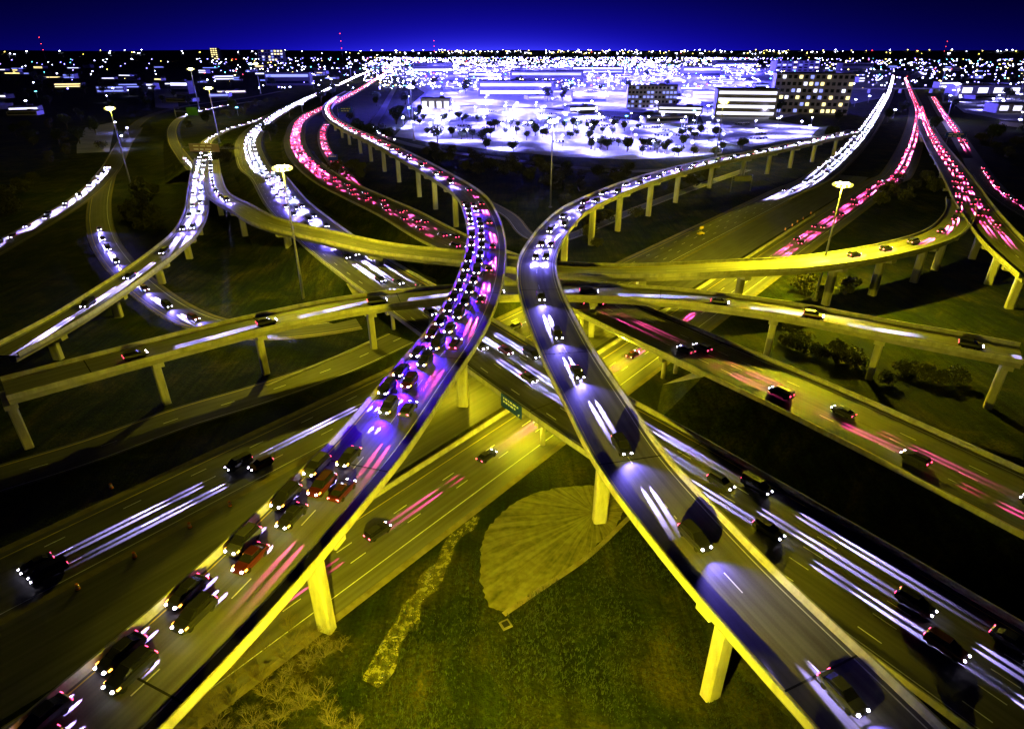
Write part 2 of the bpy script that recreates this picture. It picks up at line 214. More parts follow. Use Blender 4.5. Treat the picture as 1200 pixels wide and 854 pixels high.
# ------------------------------------------------------------------ mesh helpers
class MB:
    def __init__(s): s.v = []; s.f = []; s.mi = []; s.uv = {}
    def poly(s, pts, mi=0):
        n = len(s.v); s.v += [tuple(p) for p in pts]; s.f.append(tuple(range(n, n+len(pts)))); s.mi.append(mi)
    def box(s, c, d, rz=0, mi=0, taper=1.0):
        n = len(s.v); ca, sa = math.cos(rz), math.sin(rz)
        for k in (0, 1):
            t = taper if k else 1
            for sx, sy in ((-1, -1), (1, -1), (1, 1), (-1, 1)):
                x, y = sx*d[0]/2*t, sy*d[1]/2*t
                s.v.append((c[0]+x*ca-y*sa, c[1]+x*sa+y*ca, c[2]+(k-.5)*d[2]))
        for q in ((3, 2, 1, 0), (4, 5, 6, 7), (0, 1, 5, 4), (1, 2, 6, 5), (2, 3, 7, 6), (3, 0, 4, 7)):
            s.f.append(tuple(n+i for i in q)); s.mi.append(mi)
    def tube(s, p0, p1, r0, r1, n=8, mi=0, cap=True):
        a, b = Vector(p0), Vector(p1); d = (b-a).normalized()
        u = d.orthogonal().normalized(); w = d.cross(u); k = len(s.v)
        for p, r in ((a, r0), (b, r1)):
            for i in range(n):
                t = 2*math.pi*i/n; s.v.append(tuple(p+u*(r*math.cos(t))+w*(r*math.sin(t))))
        for i in range(n):
            j = (i+1) % n; s.f.append((k+i, k+j, k+n+j, k+n+i)); s.mi.append(mi)
        if cap:
            s.f.append(tuple(k+n-1-i for i in range(n))); s.f.append(tuple(k+n+i for i in range(n))); s.mi += [mi, mi]
    def ball(s, c, r, n=8, m=5, mi=0, sz=1.0):
        k = len(s.v)
        for j in range(1, m):
            ph = math.pi*j/m
            for i in range(n):
                t = 2*math.pi*i/n; s.v.append((c[0]+r*math.sin(ph)*math.cos(t), c[1]+r*math.sin(ph)*math.sin(t), c[2]+r*sz*math.cos(ph)))
        top = len(s.v); s.v += [(c[0], c[1], c[2]+r*sz), (c[0], c[1], c[2]-r*sz)]
        for j in range(m-2):
            for i in range(n):
                a = k+j*n+i; b2 = k+j*n+(i+1) % n; s.f.append((a, a+n, b2+n, b2)); s.mi.append(mi)
        for i in range(n):
            j = (i+1) % n
            s.f.append((top, k+i, k+j)); s.f.append((top+1, k+(m-2)*n+j, k+(m-2)*n+i)); s.mi += [mi, mi]
    def mesh(s, name, mats, smooth=False):
        me = bpy.data.meshes.new(name); me.from_pydata(s.v, [], s.f)
        for q in ([mats] if isinstance(mats, str) else mats): me.materials.append(MATS[q])
        me.polygons.foreach_set('material_index', s.mi)
        if smooth: me.polygons.foreach_set('use_smooth', [True]*len(s.f))
        if s.uv:
            l = me.uv_layers.new(name='UVMap')
            for lp in me.loops:
                if lp.vertex_index in s.uv: l.data[lp.index].uv = s.uv[lp.vertex_index]
        me.update(); return me
    def build(s, name, mats, parent=None, smooth=False, loc=None):
        o = bpy.data.objects.new(name, s.mesh(name, mats, smooth)); COL.objects.link(o)
        if loc: o.location = loc
        if parent: o.parent = parent
        return o
def tag(o, label=None, cat=None, group=None, kind=None):
    for k, q in (('label', label), ('category', cat), ('group', group), ('kind', kind)):
        if q: o[k] = q
    return o
def empty(name, loc=(0, 0, 0), rz=0):
    o = bpy.data.objects.new(name, None); COL.objects.link(o); o.location = loc; o.rotation_euler = (0, 0, rz)
    o.empty_display_size = .5; return o
def copy_tree(o, parent=None):
    c = o.copy(); COL.objects.link(c)
    if parent: c.parent = parent
    for ch in KIDS.get(o.name, ()): copy_tree2(ch, c)
    return c
def copy_tree2(o, parent):
    c = o.copy(); COL.objects.link(c); c.parent = parent
    for ch in KIDS.get(o.name, ()): copy_tree2(ch, c)
KIDS = {}
def index_kids(root):
    def rec(o):
        KIDS[o.name] = list(o.children)
        for c in o.children: rec(c)
    rec(root)

# ------------------------------------------------------------------ road curves
class Road:
    def __init__(s, pts, step=2.0, sig=5):
        p = [Vector(q) for q in pts]; q = [2*p[0]-p[1]]+p+[2*p[-1]-p[-2]]; out = []
        for i in range(1, len(q)-2):
            n = max(2, int((q[i+1]-q[i]).length/step))
            for k in range(n):
                t = k/n; a, b, c, d = q[i-1], q[i], q[i+1], q[i+2]
                out.append(.5*(2*b+(c-a)*t+(2*a-5*b+4*c-d)*t*t+(3*b-a-3*c+d)*t**3))
        out.append(p[-1])
        for _ in range(sig):                                    # fair the curve
            out = [out[0]]+[(out[i-1]+2*out[i]+out[i+1])/4 for i in range(1, len(out)-1)]+[out[-1]]
        # thin the far part
        o2 = [out[0]]
        for w in out[1:]:
            d = max(40, w.length)
            if (w-o2[-1]).length >= max(step, min(20, d/90)): o2.append(w)
        s.p = o2; s.d = [0]
        for i in range(1, len(o2)): s.d.append(s.d[-1]+(o2[i]-o2[i-1]).length)
        s.n = []
        for i in range(len(o2)):
            t = o2[min(i+1, len(o2)-1)]-o2[max(i-1, 0)]; s.n.append(Vector((-t.y, t.x, 0)).normalized())
        s.len = s.d[-1]
    def at(s, dist, off=0, dz=0):
        dist = min(max(dist, 0), s.len-.01); lo, hi = 0, len(s.d)-1
        while hi-lo > 1:
            m = (lo+hi)//2
            if s.d[m] <= dist: lo = m
            else: hi = m
        t = (dist-s.d[lo])/(s.d[hi]-s.d[lo]); p = s.p[lo].lerp(s.p[hi], t); n = s.n[lo].lerp(s.n[hi], t)
        return Vector((p.x+n.x*off, p.y+n.y*off, p.z+dz)), n
    def near(s, x, y):
        i = min(range(len(s.p)), key=lambda k: (s.p[k].x-x)**2+(s.p[k].y-y)**2); return s.d[i]
    def rng(s, a, b):
        r = [(p, n, d) for p, n, d in zip(s.p, s.n, s.d) if a < d < b]
        pa, na = s.at(a); pb, nb = s.at(b)
        return [(pa, na, a)]+r+[(pb, nb, b)]
R['jam'] = [[-56, -8, 20], [-47, 11, 20], [-41.3, 23, 20]]+R['jam']
R['white'] = [[50, -7, 18], [43, 9, 18.2], [37.2, 23, 18.5]]+R['white']
RD = {k: Road(v, sig=30 if k == 'fr3' else 8) for k, v in R.items()}
def sweep(mb, rows, prof, closed=True, caps=True, mi=0):
    """prof: (offset, dz, absolute_z or None) per corner"""
    k = len(mb.v); m = len(prof)
    for p, n, d in rows:
        for o, dz in prof:
            mb.v.append((p.x+n.x*o, p.y+n.y*o, p.z+dz)); mb.uv[len(mb.v)-1] = (o, d)
    for i in range(len(rows)-1):
        for j in range(m if closed else m-1):
            a = k+i*m+j; b = k+i*m+(j+1) % m
            mb.f.append((a, a+m, b+m, b)); mb.mi.append(mi)
    if closed and caps:
        mb.f.append(tuple(k+j for j in range(m))); mb.f.append(tuple(k+(len(rows)-1)*m+j for j in reversed(range(m)))); mb.mi += [mi, mi]
def strip(mb, rows, o0, o1, dz): sweep(mb, rows, [(o1, dz), (o0, dz)], closed=False)
def dashes(mb, road, a, b, off, dz, w=.16, on=3.05, cyc=12.2):
    s = a
    while s+on < b:
        strip(mb, [(lambda q: (q[0], q[1], s))(road.at(s)), (lambda q: (q[0], q[1], s+on))(road.at(s+on))], off-w/2, off+w/2, dz); s += cyc
BAR_L = lambda w: [(w, .0), (w+.003, .95), (w-.22, .95), (w-.30, .30), (w-.48, .08), (w-.48, 0)]
def barrier_prof(w, side):
    pr = [(w+.004, -.12), (w+.004, .92), (w-.24, .92), (w-.32, .32), (w-.5, .1), (w-.5, -.12)]
    return pr if side > 0 else [(-o, z) for o, z in reversed(pr)]

# ------------------------------------------------------------------ ground and far hills
def terrain():
    mb = MB(); r = 15000
    mb.poly([(-r, -600, 0), (r, -600, 0), (r, r, 0), (-r, r, 0)])
    tag(mb.build('ground', 'grass_ground'), kind='structure')
    mb = MB(); n = 90
    ring = []
    for i in range(n+1):
        a = math.radians(-62+124*i/n); h = 74+22*noise.noise((i*.12, 0, 0))+8*noise.noise((i*.5, 3, 0))
        ring.append((a, h))
    for (a0, h0), (a1, h1) in zip(ring, ring[1:]):
        for (ra, fa), (rb, fb) in (((7200, 0), (8800, 1)), ((8800, 1), (10500, .0))):
            mb.poly([(ra*math.sin(a0), ra*math.cos(a0), h0*fa-.5), (ra*math.sin(a1), ra*math.cos(a1), h1*fa-.5),
                     (rb*math.sin(a1), rb*math.cos(a1), h1*fb-.5), (rb*math.sin(a0), rb*math.cos(a0), h0*fb-.5)])
    tag(mb.build('hills', 'dark_leaf'), kind='structure')
terrain()

# ------------------------------------------------------------------ roads on the ground
def ground_road(key, w, a=0, b=None, m='asphalt', z=.02, lanes=(), yellow=None, white=None, name='road', yellow2=None, shoulder=None):
    rd = RD[key]; b = b or rd.len; rows = rd.rng(a, b)
    mb = MB(); strip(mb, rows, -w/2, w/2, z); o = tag(mb.build(name, m), kind='structure')
    if shoulder:
        mb = MB()
        for s in (-1, 1): strip(mb, rows, s*w/2-(s < 0)*shoulder, s*w/2+(s > 0)*shoulder, z-.006)
        tag(mb.build('shoulder', 'dirt', o), kind=None)
    near = [q for q in rows if q[0].length < 520]
    if len(near) > 1:
        mw = MB(); my = MB()
        for l in lanes: dashes(mw, rd, near[0][2], near[-1][2], l, z+.006)
        for l, mbx in ((yellow, my), (yellow2, my), (white, mw)):
            if l is not None: strip(mbx, near, l-.08, l+.08, z+.006)
        if mw.f: mw.build('lane_marking', 'white_paint', o)
        if my.f: my.build('edge_line', 'yellow_paint', o)
    return o
# freeway through the bottom level: two carriageways and the paved median
ground_road('a1', 15.5, m='asphalt', z=.030, lanes=(-3.4, .3, 4.0), yellow=6.4, white=-6.8, name='freeway', shoulder=1.5)
ground_road('a2', 16.5, m='old_asphalt', z=.040, lanes=(1.9, -1.75), yellow=5.6, white=-5.4, name='freeway', shoulder=1.2)
def median():
    rd = RD['a1']; mb = MB(); strip(mb, rd.rng(0, rd.near(208, 420)), -26, -7.9, .012); tag(mb.build('median', 'asphalt'), kind='structure')
median()
ground_road('b2r', 9, m='concrete_deck', z=.052, lanes=(0,), name='slip_road')
ground_road('loop', 9.5, m='asphalt', z=.046, yellow=-3.9, white=3.6, name='slip_road', shoulder=.8)
ground_road('lw', 11, m='asphalt', z=.058, yellow=4.6, white=-4.6, name='slip_road', shoulder=.8)
ground_road('fr1', 11, m='asphalt', z=.064, lanes=(0,), white=-4.8, yellow=4.6, name='frontage_road')
ground_road('fr2', 9, m='asphalt', z=.070, lanes=(0,), white=-4, name='frontage_road')
ground_road('fr3', 6, m='asphalt', z=.076, yellow=2.6, white=-2.6, name='service_road', shoulder=.6)
ground_road('r12', 13, m='asphalt', z=.082, lanes=(-1.8, 1.8), yellow=5, white=-5.2, name='frontage_road')

# concrete safety barriers along the bottom freeway
def ground_barrier(name, rd, a, b, off, label, h=1.05, m='concrete', z0=.0):
    mb = MB(); rows = [(Vector((p.x, p.y, z0)), n, d) for p, n, d in rd.rng(a, b)]
    sweep(mb, rows, [(off-.32, 0), (off-.32, .1), (off-.14, .4), (off-.1, h), (off+.1, h), (off+.14, .4), (off+.32, .1), (off+.32, 0)])
    return tag(mb.build(name, m), label, 'barrier')
A2 = RD['a2']; A1 = RD['a1']
ground_barrier('concrete_barrier', A2, 0, A2.near(165, 290), 8.0, 'long pale concrete barrier between the lower freeway lanes and the paved median')
ground_barrier('concrete_barrier', A1, A1.near(150, 340), A1.near(400, 735), -7.6, 'far concrete barrier at the edge of the headlight lanes')
def guardrail(rd, a, b, off, label):
    root = tag(empty('guardrail', rd.at(a, off)[0]), label, 'guardrail'); l = root.location
    mb = MB(); rows = [(p-l, n, d) for p, n, d in rd.rng(a, b)]
    sweep(mb, rows, [(off-.04, .45), (off+.04, .45), (off+.04, .78), (off-.04, .78)]); mb.build('rail', 'steel', root)
    s = a
    while s < b:
        p, n = rd.at(s, off-.15); q = p-l; mb = MB(); mb.box((q.x, q.y, .36), (.16, .2, .72), math.atan2(n.y, n.x)); mb.build('post', 'bark', root); s += 4
LW = RD['lw']; LP = RD['loop']
guardrail(LW, LW.near(-340, 560), LW.near(-262, 400), -5.9, 'steel guardrail on posts along the outer edge of the lit left slip road')
guardrail(LP, LP.near(-185, 270), LP.near(-70, 162), -5.6, 'steel guardrail round the outside of the curving loop road')

# ------------------------------------------------------------------ freeway on embankments with the bridge over the bottom freeway
def embankment(rows, w, cap0, cap1, k2=2.0):
    mb = MB()
    prof = []
    k = len(mb.v)
    rs = [(p, n, d) for p, n, d in rows if p.z > .25]
    m = 4
    def row(p, n, ex, zz=None):
        h = p.z-.08
        return [(p.x+n.x*(w+ex+h*k2), p.y+n.y*(w+ex+h*k2), -.3), (p.x+n.x*(w+ex), p.y+n.y*(w+ex), h), (p.x-n.x*(w+ex), p.y-n.y*(w+ex), h), (p.x-n.x*(w+ex+h*k2), p.y-n.y*(w+ex+h*k2), -.3)]
    R_ = [row(p, n, .6) for p, n, d in rs]
    def toe(p, n, t):
        h = p.z; q = p+t*h*1.6
        return [(q.x+n.x*(w+h*1.4), q.y+n.y*(w+h*1.4), -.3), (q.x+n.x*w, q.y+n.y*w, -.3), (q.x-n.x*w, q.y-n.y*w, -.3), (q.x-n.x*(w+h*1.4), q.y-n.y*(w+h*1.4), -.3)]
    mi = [0]*len(R_)
    if cap1:
        p, n, d = rs[-1]; R_.append(toe(p, n, Vector((n.y, -n.x, 0)))); mi.append(1)
    if cap0:
        p, n, d = rs[0]; R_.insert(0, toe(p, n, Vector((-n.y, n.x, 0)))); mi.insert(0, 1); mi[1] = 1
        mi[0] = 1
    for r in R_: mb.v += r
    for i in range(len(R_)-1):
        slope = (cap1 and i == len(R_)-2) or (cap0 and i == 0)
        for j in range(3):
            a = k+i*m+j; mb.f.append((a, a+1, a+m+1, a+m)); mb.mi.append(1 if slope and j == 1 else 0)
    tag(mb.build('embankment', ['grass_ground', 'stained_concrete']), kind='structure')

def add_pier(root, x, y, ztop, ang, w=2.4, t=1.7, cap=7.0, mats='concrete'):
    l = root.location
    mb = MB(); lx, ly = x-l.x, y-l.y
    n = len(mb.v); ca, sa = math.cos(ang), math.sin(ang)
    hz = ztop-1.5
    for z, k in ((-.4, 1.0), (hz*.93, 1.0), (hz, 1.0)):         # chamfered shaft
        for ux, uy in ((-.5, -.36), (-.36, -.5), (.36, -.5), (.5, -.36), (.5, .36), (.36, .5), (-.36, .5), (-.5, .36)):
            X, Y = ux*w*k, uy*t*k; mb.v.append((lx+X*ca-Y*sa, ly+X*sa+Y*ca, z-l.z))
    for r in range(2):
        for j in range(8):
            a = n+r*8+j; b = n+r*8+(j+1) % 8; mb.f.append((a, b, b+8, a+8)); mb.mi.append(0)
    p = mb.build('pier', mats, root)
    mb = MB()
    for z0, z1, c0, c1 in ((hz, hz+.55, w*1.15, cap), (hz+.55, ztop, cap, cap)):
        k = len(mb.v)
        for z, c in ((z0, c0), (z1, c1)):
            for ux, uy in ((-.5, -.5), (.5, -.5), (.5, .5), (-.5, .5)):
                X, Y = ux*c, uy*(t+.5); mb.v.append((lx+X*ca-Y*sa, ly+X*sa+Y*ca, z-l.z))
        for q in ((3, 2, 1, 0), (4, 5, 6, 7), (0, 1, 5, 4), (1, 2, 6, 5), (2, 3, 7, 6), (3, 0, 4, 7)):
            mb.f.append(tuple(k+i for i in q)); mb.mi.append(0)
    mb.build('pier_cap', mats, p)

def bridge(key, w, a, b, label, piers=(), deckm='concrete_deck', cat='bridge', lanes=(), yellow=None, white=None, girder=1.75, capw=None, name='flyover_bridge',
           auto=None, joint=36, bars=(1, -1), pier_w=2.4):
    rd = RD[key]; rows0 = rd.rng(a, b); o0 = rows0[0][0]
    root = tag(empty(name, (o0.x, o0.y, 0)), label, cat); l = Vector((o0.x, o0.y, 0))
    rows = [(p-l, n, d) for p, n, d in rows0]
    mb = MB(); sweep(mb, rows, [(w-.4, 0), (-w+.4, 0)], closed=False); mb.build('deck', deckm, root)
    mb = MB()                                                     # slab edge and box girders below
    sweep(mb, rows, [(w, -.02), (w, -.32), (w-1.1, -.45), (w-1.3, -girder), (w-3.0, -girder), (w-3.1, -.5), (-w+3.1, -.5), (-w+3.0, -girder), (-w+1.3, -girder), (-w+1.1, -.45), (-w, -.32), (-w, -.02)])
    mb.build('girder', 'stained_concrete', root)
    for s in bars:
        mb = MB(); sweep(mb, rows, barrier_prof(w, s)); mb.build('barrier', 'concrete', root)
    mw, my, mj = MB(), MB(), MB()
    for q in lanes: dashes(mw, Shift(rd, l), a, b, q, .006)
    if white is not None: strip(mw, rows, white-.08, white+.08, .006)
    if yellow is not None: strip(my, rows, yellow-.08, yellow+.08, .006)
    s = a+joint*.4
    while s < b-1 and rd.at(s)[0].length < 400:
        p, n = rd.at(s); p = p-l; t = Vector((n.y, -n.x, 0))
        mj = MB(); strip(mj, [(p, n, s), (p-t*.22, n, s+.22)], -w+.5, w-.5, .010); mj.build('expansion_joint', 'joint', root); s += joint
    if mw.f: mw.build('lane_marking', 'white_paint', root)
    if my.f: my.build('edge_line', 'yellow_paint', root)
    ps = [rd.near(*q) for q in piers]
    if auto:
        s = auto[0]
        while s < auto[1]: ps.append(s); s += auto[2]
    for s in ps:
        p, n = rd.at(s)
        if p.z < 3.5: continue
        add_pier(root, p.x, p.y, p.z-girder-.02, math.atan2(n.y, n.x), cap=capw or 2*w-2.4, w=pier_w)
    # retaining walls where the ramp comes down to the ground
    low = [q for q in rows if .35 < q[0].z < 5.2]
    if len(low) > 2:
        mb = MB(); k = len(mb.v)
        for p, n, d in low:
            for o in (w-.05, -w+.05):
                mb.v.append((p.x+n.x*o, p.y+n.y*o, p.z-.3)); mb.v.append((p.x+n.x*o, p.y+n.y*o, -.3))
        for i in range(len(low)-1):
            for j in (0, 2):
                c = k+i*4+j; mb.f.append((c, c+1, c+5, c+4)); mb.mi.append(0)
        for i in (0, len(low)-1):
            c = k+i*4; mb.f.append((c, c+1, c+3, c+2)); mb.mi.append(0)
        mb.build('retaining_wall', 'stained_concrete', root)
    return root
class Shift:
    def __init__(s, rd, l): s.rd, s.l = rd, l
    def at(s, d):
        p, n = s.rd.at(d); return p-s.l, n

B1 = RD['b1']; B2 = RD['b2']
def freeway_b(key, w, s0, s1, lanes, yellow, white, label, cpts):
    rd = RD[key]; a, b = rd.near(*s0), rd.near(*s1)
    for lo, hi, c0, c1 in ((0, a, 0, 1), (b, rd.len, 1, 0)):
        rows = rd.rng(lo, hi)
        embankment(rows, w, c0, c1, 1.15 if key == 'b1' and lo > 0 else 2.0)
        mb = MB(); strip(mb, rows, -w, w, .03); o = tag(mb.build('freeway', 'asphalt' if key == 'b1' else 'old_asphalt'), kind='structure')
        near = [q for q in rows if q[0].length < 520]; mw, my = MB(), MB()
        for q in lanes: dashes(mw, rd, near[0][2], near[-1][2], q, .036)
        strip(mw, near, white-.08, white+.08, .036); strip(my, near, yellow-.08, yellow+.08, .036)
        mw.build('lane_marking', 'white_paint', o); my.build('edge_line', 'yellow_paint', o)
    for p in R[key]: pass
    root = bridge(key, w, a, b, label, (), 'asphalt' if key == 'b1' else 'old_asphalt', lanes=lanes, yellow=yellow, white=white, girder=1.5, name='freeway_bridge', joint=28)
    for x, y in cpts:
        s = rd.near(x, y); p, n = rd.at(s)
        for off in (-w*.72, -w*.24, w*.24, w*.72):
            q = p+n*off; l = root.location; mb = MB()
            mb.tube((q.x-l.x, q.y-l.y, -.3), (q.x-l.x, q.y-l.y, p.z-2.4), .55, .55, 14); mb.build('pier', 'concrete', root, smooth=True)
        ang = math.atan2(n.y, n.x); l = root.location; mb = MB()
        mb.box((p.x-l.x, p.y-l.y, p.z-1.5-.46), (2*w-2, 1.3, .9), ang); mb.build('bent_cap', 'concrete', root)
    # barriers continue along the embankment
    for lo, hi in ((rd.near(rd.at(a)[0].x-130, rd.at(a)[0].y+230), a-.05), (b+.05, rd.len)):
        if hi-lo < 4: continue
        for s in (1, -1):
            mb = MB(); sweep(mb, [(p+Vector((0, 0, .04)), n, d) for p, n, d in rd.rng(lo, hi)], barrier_prof(w, s))
            side = 'left' if s > 0 else 'right'
            where = ('before' if lo < a else 'after')+' the bridge, on the '+('inner' if (s > 0) == (key == 'b1') else 'outer')+' edge of the '+('headlight' if key == 'b1' else 'taillight')+' freeway'
            tag(mb.build('concrete_barrier', 'concrete'), 'long concrete barrier '+where, 'barrier')
freeway_b('b1', 10.4, (-45, 189), (43, 68), (4.1, .45, -3.2, -6.85), 9.0, -8.9, 'low wide freeway bridge with streaming headlights under both tall ramps', [(-30, 170), (-7, 136), (13, 110), (27, 90)])
freeway_b('b2', 9.4, (-8, 213), (51, 127), (3.6, 0, -3.6), -7.6, 7.8, 'low freeway bridge lit yellow beyond the headlight bridge', [(5, 195), (25, 165), (44, 138)])

# ------------------------------------------------------------------ high ramps
J = RD['jam']; WH = RD['white']
bridge('jam', 6.1, 0, J.near(-330, 1330), 'tall purple lit flyover packed with crawling traffic, swinging up from the lower left',
       [(-26.3, 60.9), (-10.9, 122), (-8, 178), (-15.5, 245), (-26, 284), (-38, 318), (-52.6, 349), (-70, 391), (-86, 428), (-103, 468), (-121, 512), (-140, 558), (-160, 610), (-180, 668)],
       lanes=(-.2,), yellow=5.2, white=-3.9)
bridge('white', 5.5, 0, WH.len, 'tall flyover with white headlights curving down to the lower right of the photo',
       [(25.2, 50.6), (15.4, 83), (8.5, 126), (7.5, 180), (20, 224), (32, 251), (49, 276), (67.5, 303), (88, 333), (117, 371), (143, 397), (170, 420), (196, 444), (222, 469), (250, 496)],
       lanes=(0,), yellow=4.5, white=-4.4)
R['purple']
bridge('purple', 5.2, 0, RD['purple'].len, 'grey violet flyover arching right across the middle in front of the yellow one',
       [(-100, 105), (-80.5, 122.5), (-61.5, 137), (-37.5, 151), (22, 160), (68, 147), (89.5, 134), (109, 120.5)], lanes=(), yellow=4.2, white=-3.6, pier_w=1.9)
Y = RD['yellow']
bridge('yellow', 5.3, Y.near(-208, 440), Y.near(196, 270), 'yellow lit flyover sweeping behind the violet one and up to the right',
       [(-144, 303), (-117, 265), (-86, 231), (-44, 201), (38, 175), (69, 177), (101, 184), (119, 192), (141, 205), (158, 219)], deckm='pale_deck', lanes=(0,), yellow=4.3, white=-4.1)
bridge('r11', 6.8, RD['r11'].near(480, 760), RD['r11'].len, 'right hand flyover with red taillights joining the yellow ramp',
       [(158.2, 181), (168, 205), (181, 232), (205, 276), (226, 315), (252, 362), (276, 404), (305, 455)], lanes=(-.5,), yellow=5.4, white=-5.6)
bridge('r5', 5.0, RD['r5'].near(-213, 440), RD['r5'].len, 'lower left flyover with headlights pouring toward the left edge of the photo',
       [(-127, 233), (-123, 204), (-121, 174), (-120.7, 145), (-139, 270), (-160, 317)], lanes=(0,), yellow=4.1, white=-3.9)
for k, w in (('loopr5', 4.2), ('onr5', 4.4)):
    rd = RD[k]; rows = rd.rng(0, rd.len)
    mb = MB(); strip(mb, rows, -w, w, .09); o = tag(mb.build('slip_road', 'old_asphalt'), kind='structure'); embankment(rows, w, 0, 0)
    my = MB(); strip(my, rows, -w+.5, -w+.7, .1); strip(my, rows, w-.7, w-.5, .1); my.build('edge_line', 'yellow_paint', o)
# overpass far up the bottom freeway
def overpass():
    root = tag(empty('overpass', (720, 1290, 0), .0), 'distant straight overpass crossing the freeway at the upper right', 'bridge')
    mb = MB(); mb.box((0, 0, 7.6), (330, 13, .5)); mb.build('deck', 'concrete_deck', root)
    for s in (-1, 1):
        mb = MB(); mb.box((0, s*6.7, 7.9), (330, .35, 1.6)); mb.build('barrier', 'concrete', root)
    for x in (-150, -90, -30, 30, 90, 150):
        mb = MB(); mb.box((x, 0, 3.6), (1.4, 9, 7.4)); mb.build('pier', 'concrete', root)
overpass()

# ------------------------------------------------------------------ signs and gantries
def sign(name, label, x, y, z, rz, w, h, m, posts=(), beam=None, text=2, cat='sign', text_front=True):
    root = tag(empty(name, (x, y, 0), rz), label, cat)
    mb = MB(); mb.box((0, 0, z), (w, .12, h)); pn = mb.build('panel', m, root)
    if text:
        mb = MB(); r = random.Random(int(w*10+z))
        for k in range(text):
            zz = z+h*(.22-.42*k); X = -w*.36; end = w*(.36-.1*k)
            while X < end:                                       # too small to read: short bright words
                ln = min(r.uniform(.1, .22)*w, end-X)
                if ln > .05*w: mb.box((X+ln/2, -.066, zz), (ln, .012, h*.15))
                X += ln+w*.05
        mb.build('lettering', 'sign_text', pn)
    for px in posts:
        mb = MB(); mb.tube((px, .25, -.2), (px, .25, z+h*.5), .22, .18, 10); mb.build('post', 'steel', root, smooth=True)
    if beam:
        mb = MB()
        for zz in (z-.5, z+.5): mb.tube((beam[0], .25, zz), (beam[1], .25, zz), .1, .1, 8)
        X = beam[0]; k = 0
        while X < beam[1]-.8:
            mb.tube((X, .25, z-.5 if k % 2 else z+.5), (X+1.2, .25, z+.5 if k % 2 else z-.5), .05, .05, 6); X += 1.2; k += 1
        mb.build('truss', 'steel', root)
    return root
def bridge_sign():
    p, n = B1.at(B1.near(1.5, 109), -10.65); t = Vector((-n.y, n.x, 0))
    root = tag(empty('road_sign', (p.x, p.y, 0), math.atan2(n.y, n.x)-math.pi/2), 'blue road sign with white lettering hung on the side of the headlight bridge', 'sign')
    w, h, z = 7.2, 3.0, 7.4
    mb = MB(); mb.box((0, -.25, z), (w, .14, h)); mb.box((0, -.325, z), (w-.3, .012, h-.3), mi=0); pn = mb.build('panel', 'blue_sign', root)
    for zz in (z+.75, z-.05):
        mb = MB(); r = random.Random(int(zz*7)); X = -w*.38
        while X < w*.34-(.9 if zz < z else 0):
            ln = r.uniform(.35, 1.1); mb.box((X+ln/2, -.342, zz), (ln, .012, .42)); X += ln+.28
        mb.build('lettering', 'sign_text', pn)
    mb = MB(); mb.poly([(2.5, -.345, z-1.25), (2.75, -.345, z-1.25), (2.9, -.345, z-.85), (3.15, -.345, z-.75), (2.95, -.345, z-.55), (2.4, -.345, z-.85)][::-1]); mb.build('arrow', 'sign_text', pn)
    for X in (-2.4, 2.4):
        mb = MB(); mb.box((X, 0, z), (.16, .4, h*.9)); mb.build('bracket', 'steel', root)
bridge_sign()
def face(key, x, y, toward=1):
    rd = RD[key]; s = rd.near(x, y); p, n = rd.at(s); t = Vector((n.y, -n.x, 0)); return p, n, math.atan2(t.y, t.x)
p, n, a = face('r5', -217, 448); sign('gantry_sign', 'tan sign gantry straddling the lower left flyover where two roads meet', -214, 446, p.z+7.0, -.12, 22, 5.2, 'tan_sign', (-17, 26), (-17, 26), 2)
sign('gantry_sign', 'pale green sign panel on a cantilever arm beside the left slip road', -384, 790, 8.2, -.1, 14, 9, 'green_sign', (-22,), (-22, 8), 0)
sign('gantry_sign', 'small blue sign over the bend of the taillight freeway, upper left', -202, 800, 9, -.1, 16, 6, 'blue_sign', (-10, 10), (-10, 10), 2)
sign('gantry_sign', 'small blue sign beside the red taillight slip road under the purple flyover', -128, 455, 5.0, -.1, 7, 4.2, 'blue_sign', (0,), None, 1)
sign('gantry_sign', 'wide blue sign on posts between the right hand ramps', 384, 560, 8, -.1, 17, 4.2, 'blue_sign', (-6, 6), (-9, 9), 2)
sign('gantry_sign', 'dark back of a sign gantry beside the freeway, right of the white flyover', 133, 362, 7.4, .25, 11, 3.2, 'sign_back', (-6.5, 6.5), (-6.8, 6.8), 0)
def barrel(x, y, label):
    root = tag(empty('traffic_barrel', (x, y, .03)), label, 'barrel', 'orange barrels along the freeway edges')
    mb = MB()
    for z0, z1, r0, r1 in ((.08, .38, .33, .31), (.38, .5, .3, .3), (.62, .78, .28, .27), (.9, 1.08, .25, .23)): mb.tube((0, 0, z0), (0, 0, z1), r0, r1, 14)
    mb.build('drum', 'orange_plastic', root, smooth=False)
    mb = MB()
    for z0, z1, r in ((.5, .62, .29), (.78, .9, .26)): mb.tube((0, 0, z0), (0, 0, z1), r, r-.01, 14, cap=False)
    mb.build('reflective_band', 'white_band', root)
    mb = MB(); mb.tube((0, 0, 0), (0, 0, .08), .42, .4, 14); mb.build('base', 'black_rubber', root)
    mb = MB(); mb.box((0, 0, 1.17), (.2, .05, .18)); mb.build('handle', 'orange_plastic', root)
for i, (x, y) in enumerate(BARRELS):
    barrel(x, y, ['orange barrel nearest the lower left corner beside the headlight lanes', 'second orange barrel up from the lower left corner', 'third orange barrel up from the lower left corner',
                  'orange barrel closest to the purple flyover in the lower left row'][i] if i < 4 else ('orange barrel in the row on the yellow freeway left of the taillights' if i < 9 else 'lone orange barrel on the dark grass verge at left'))
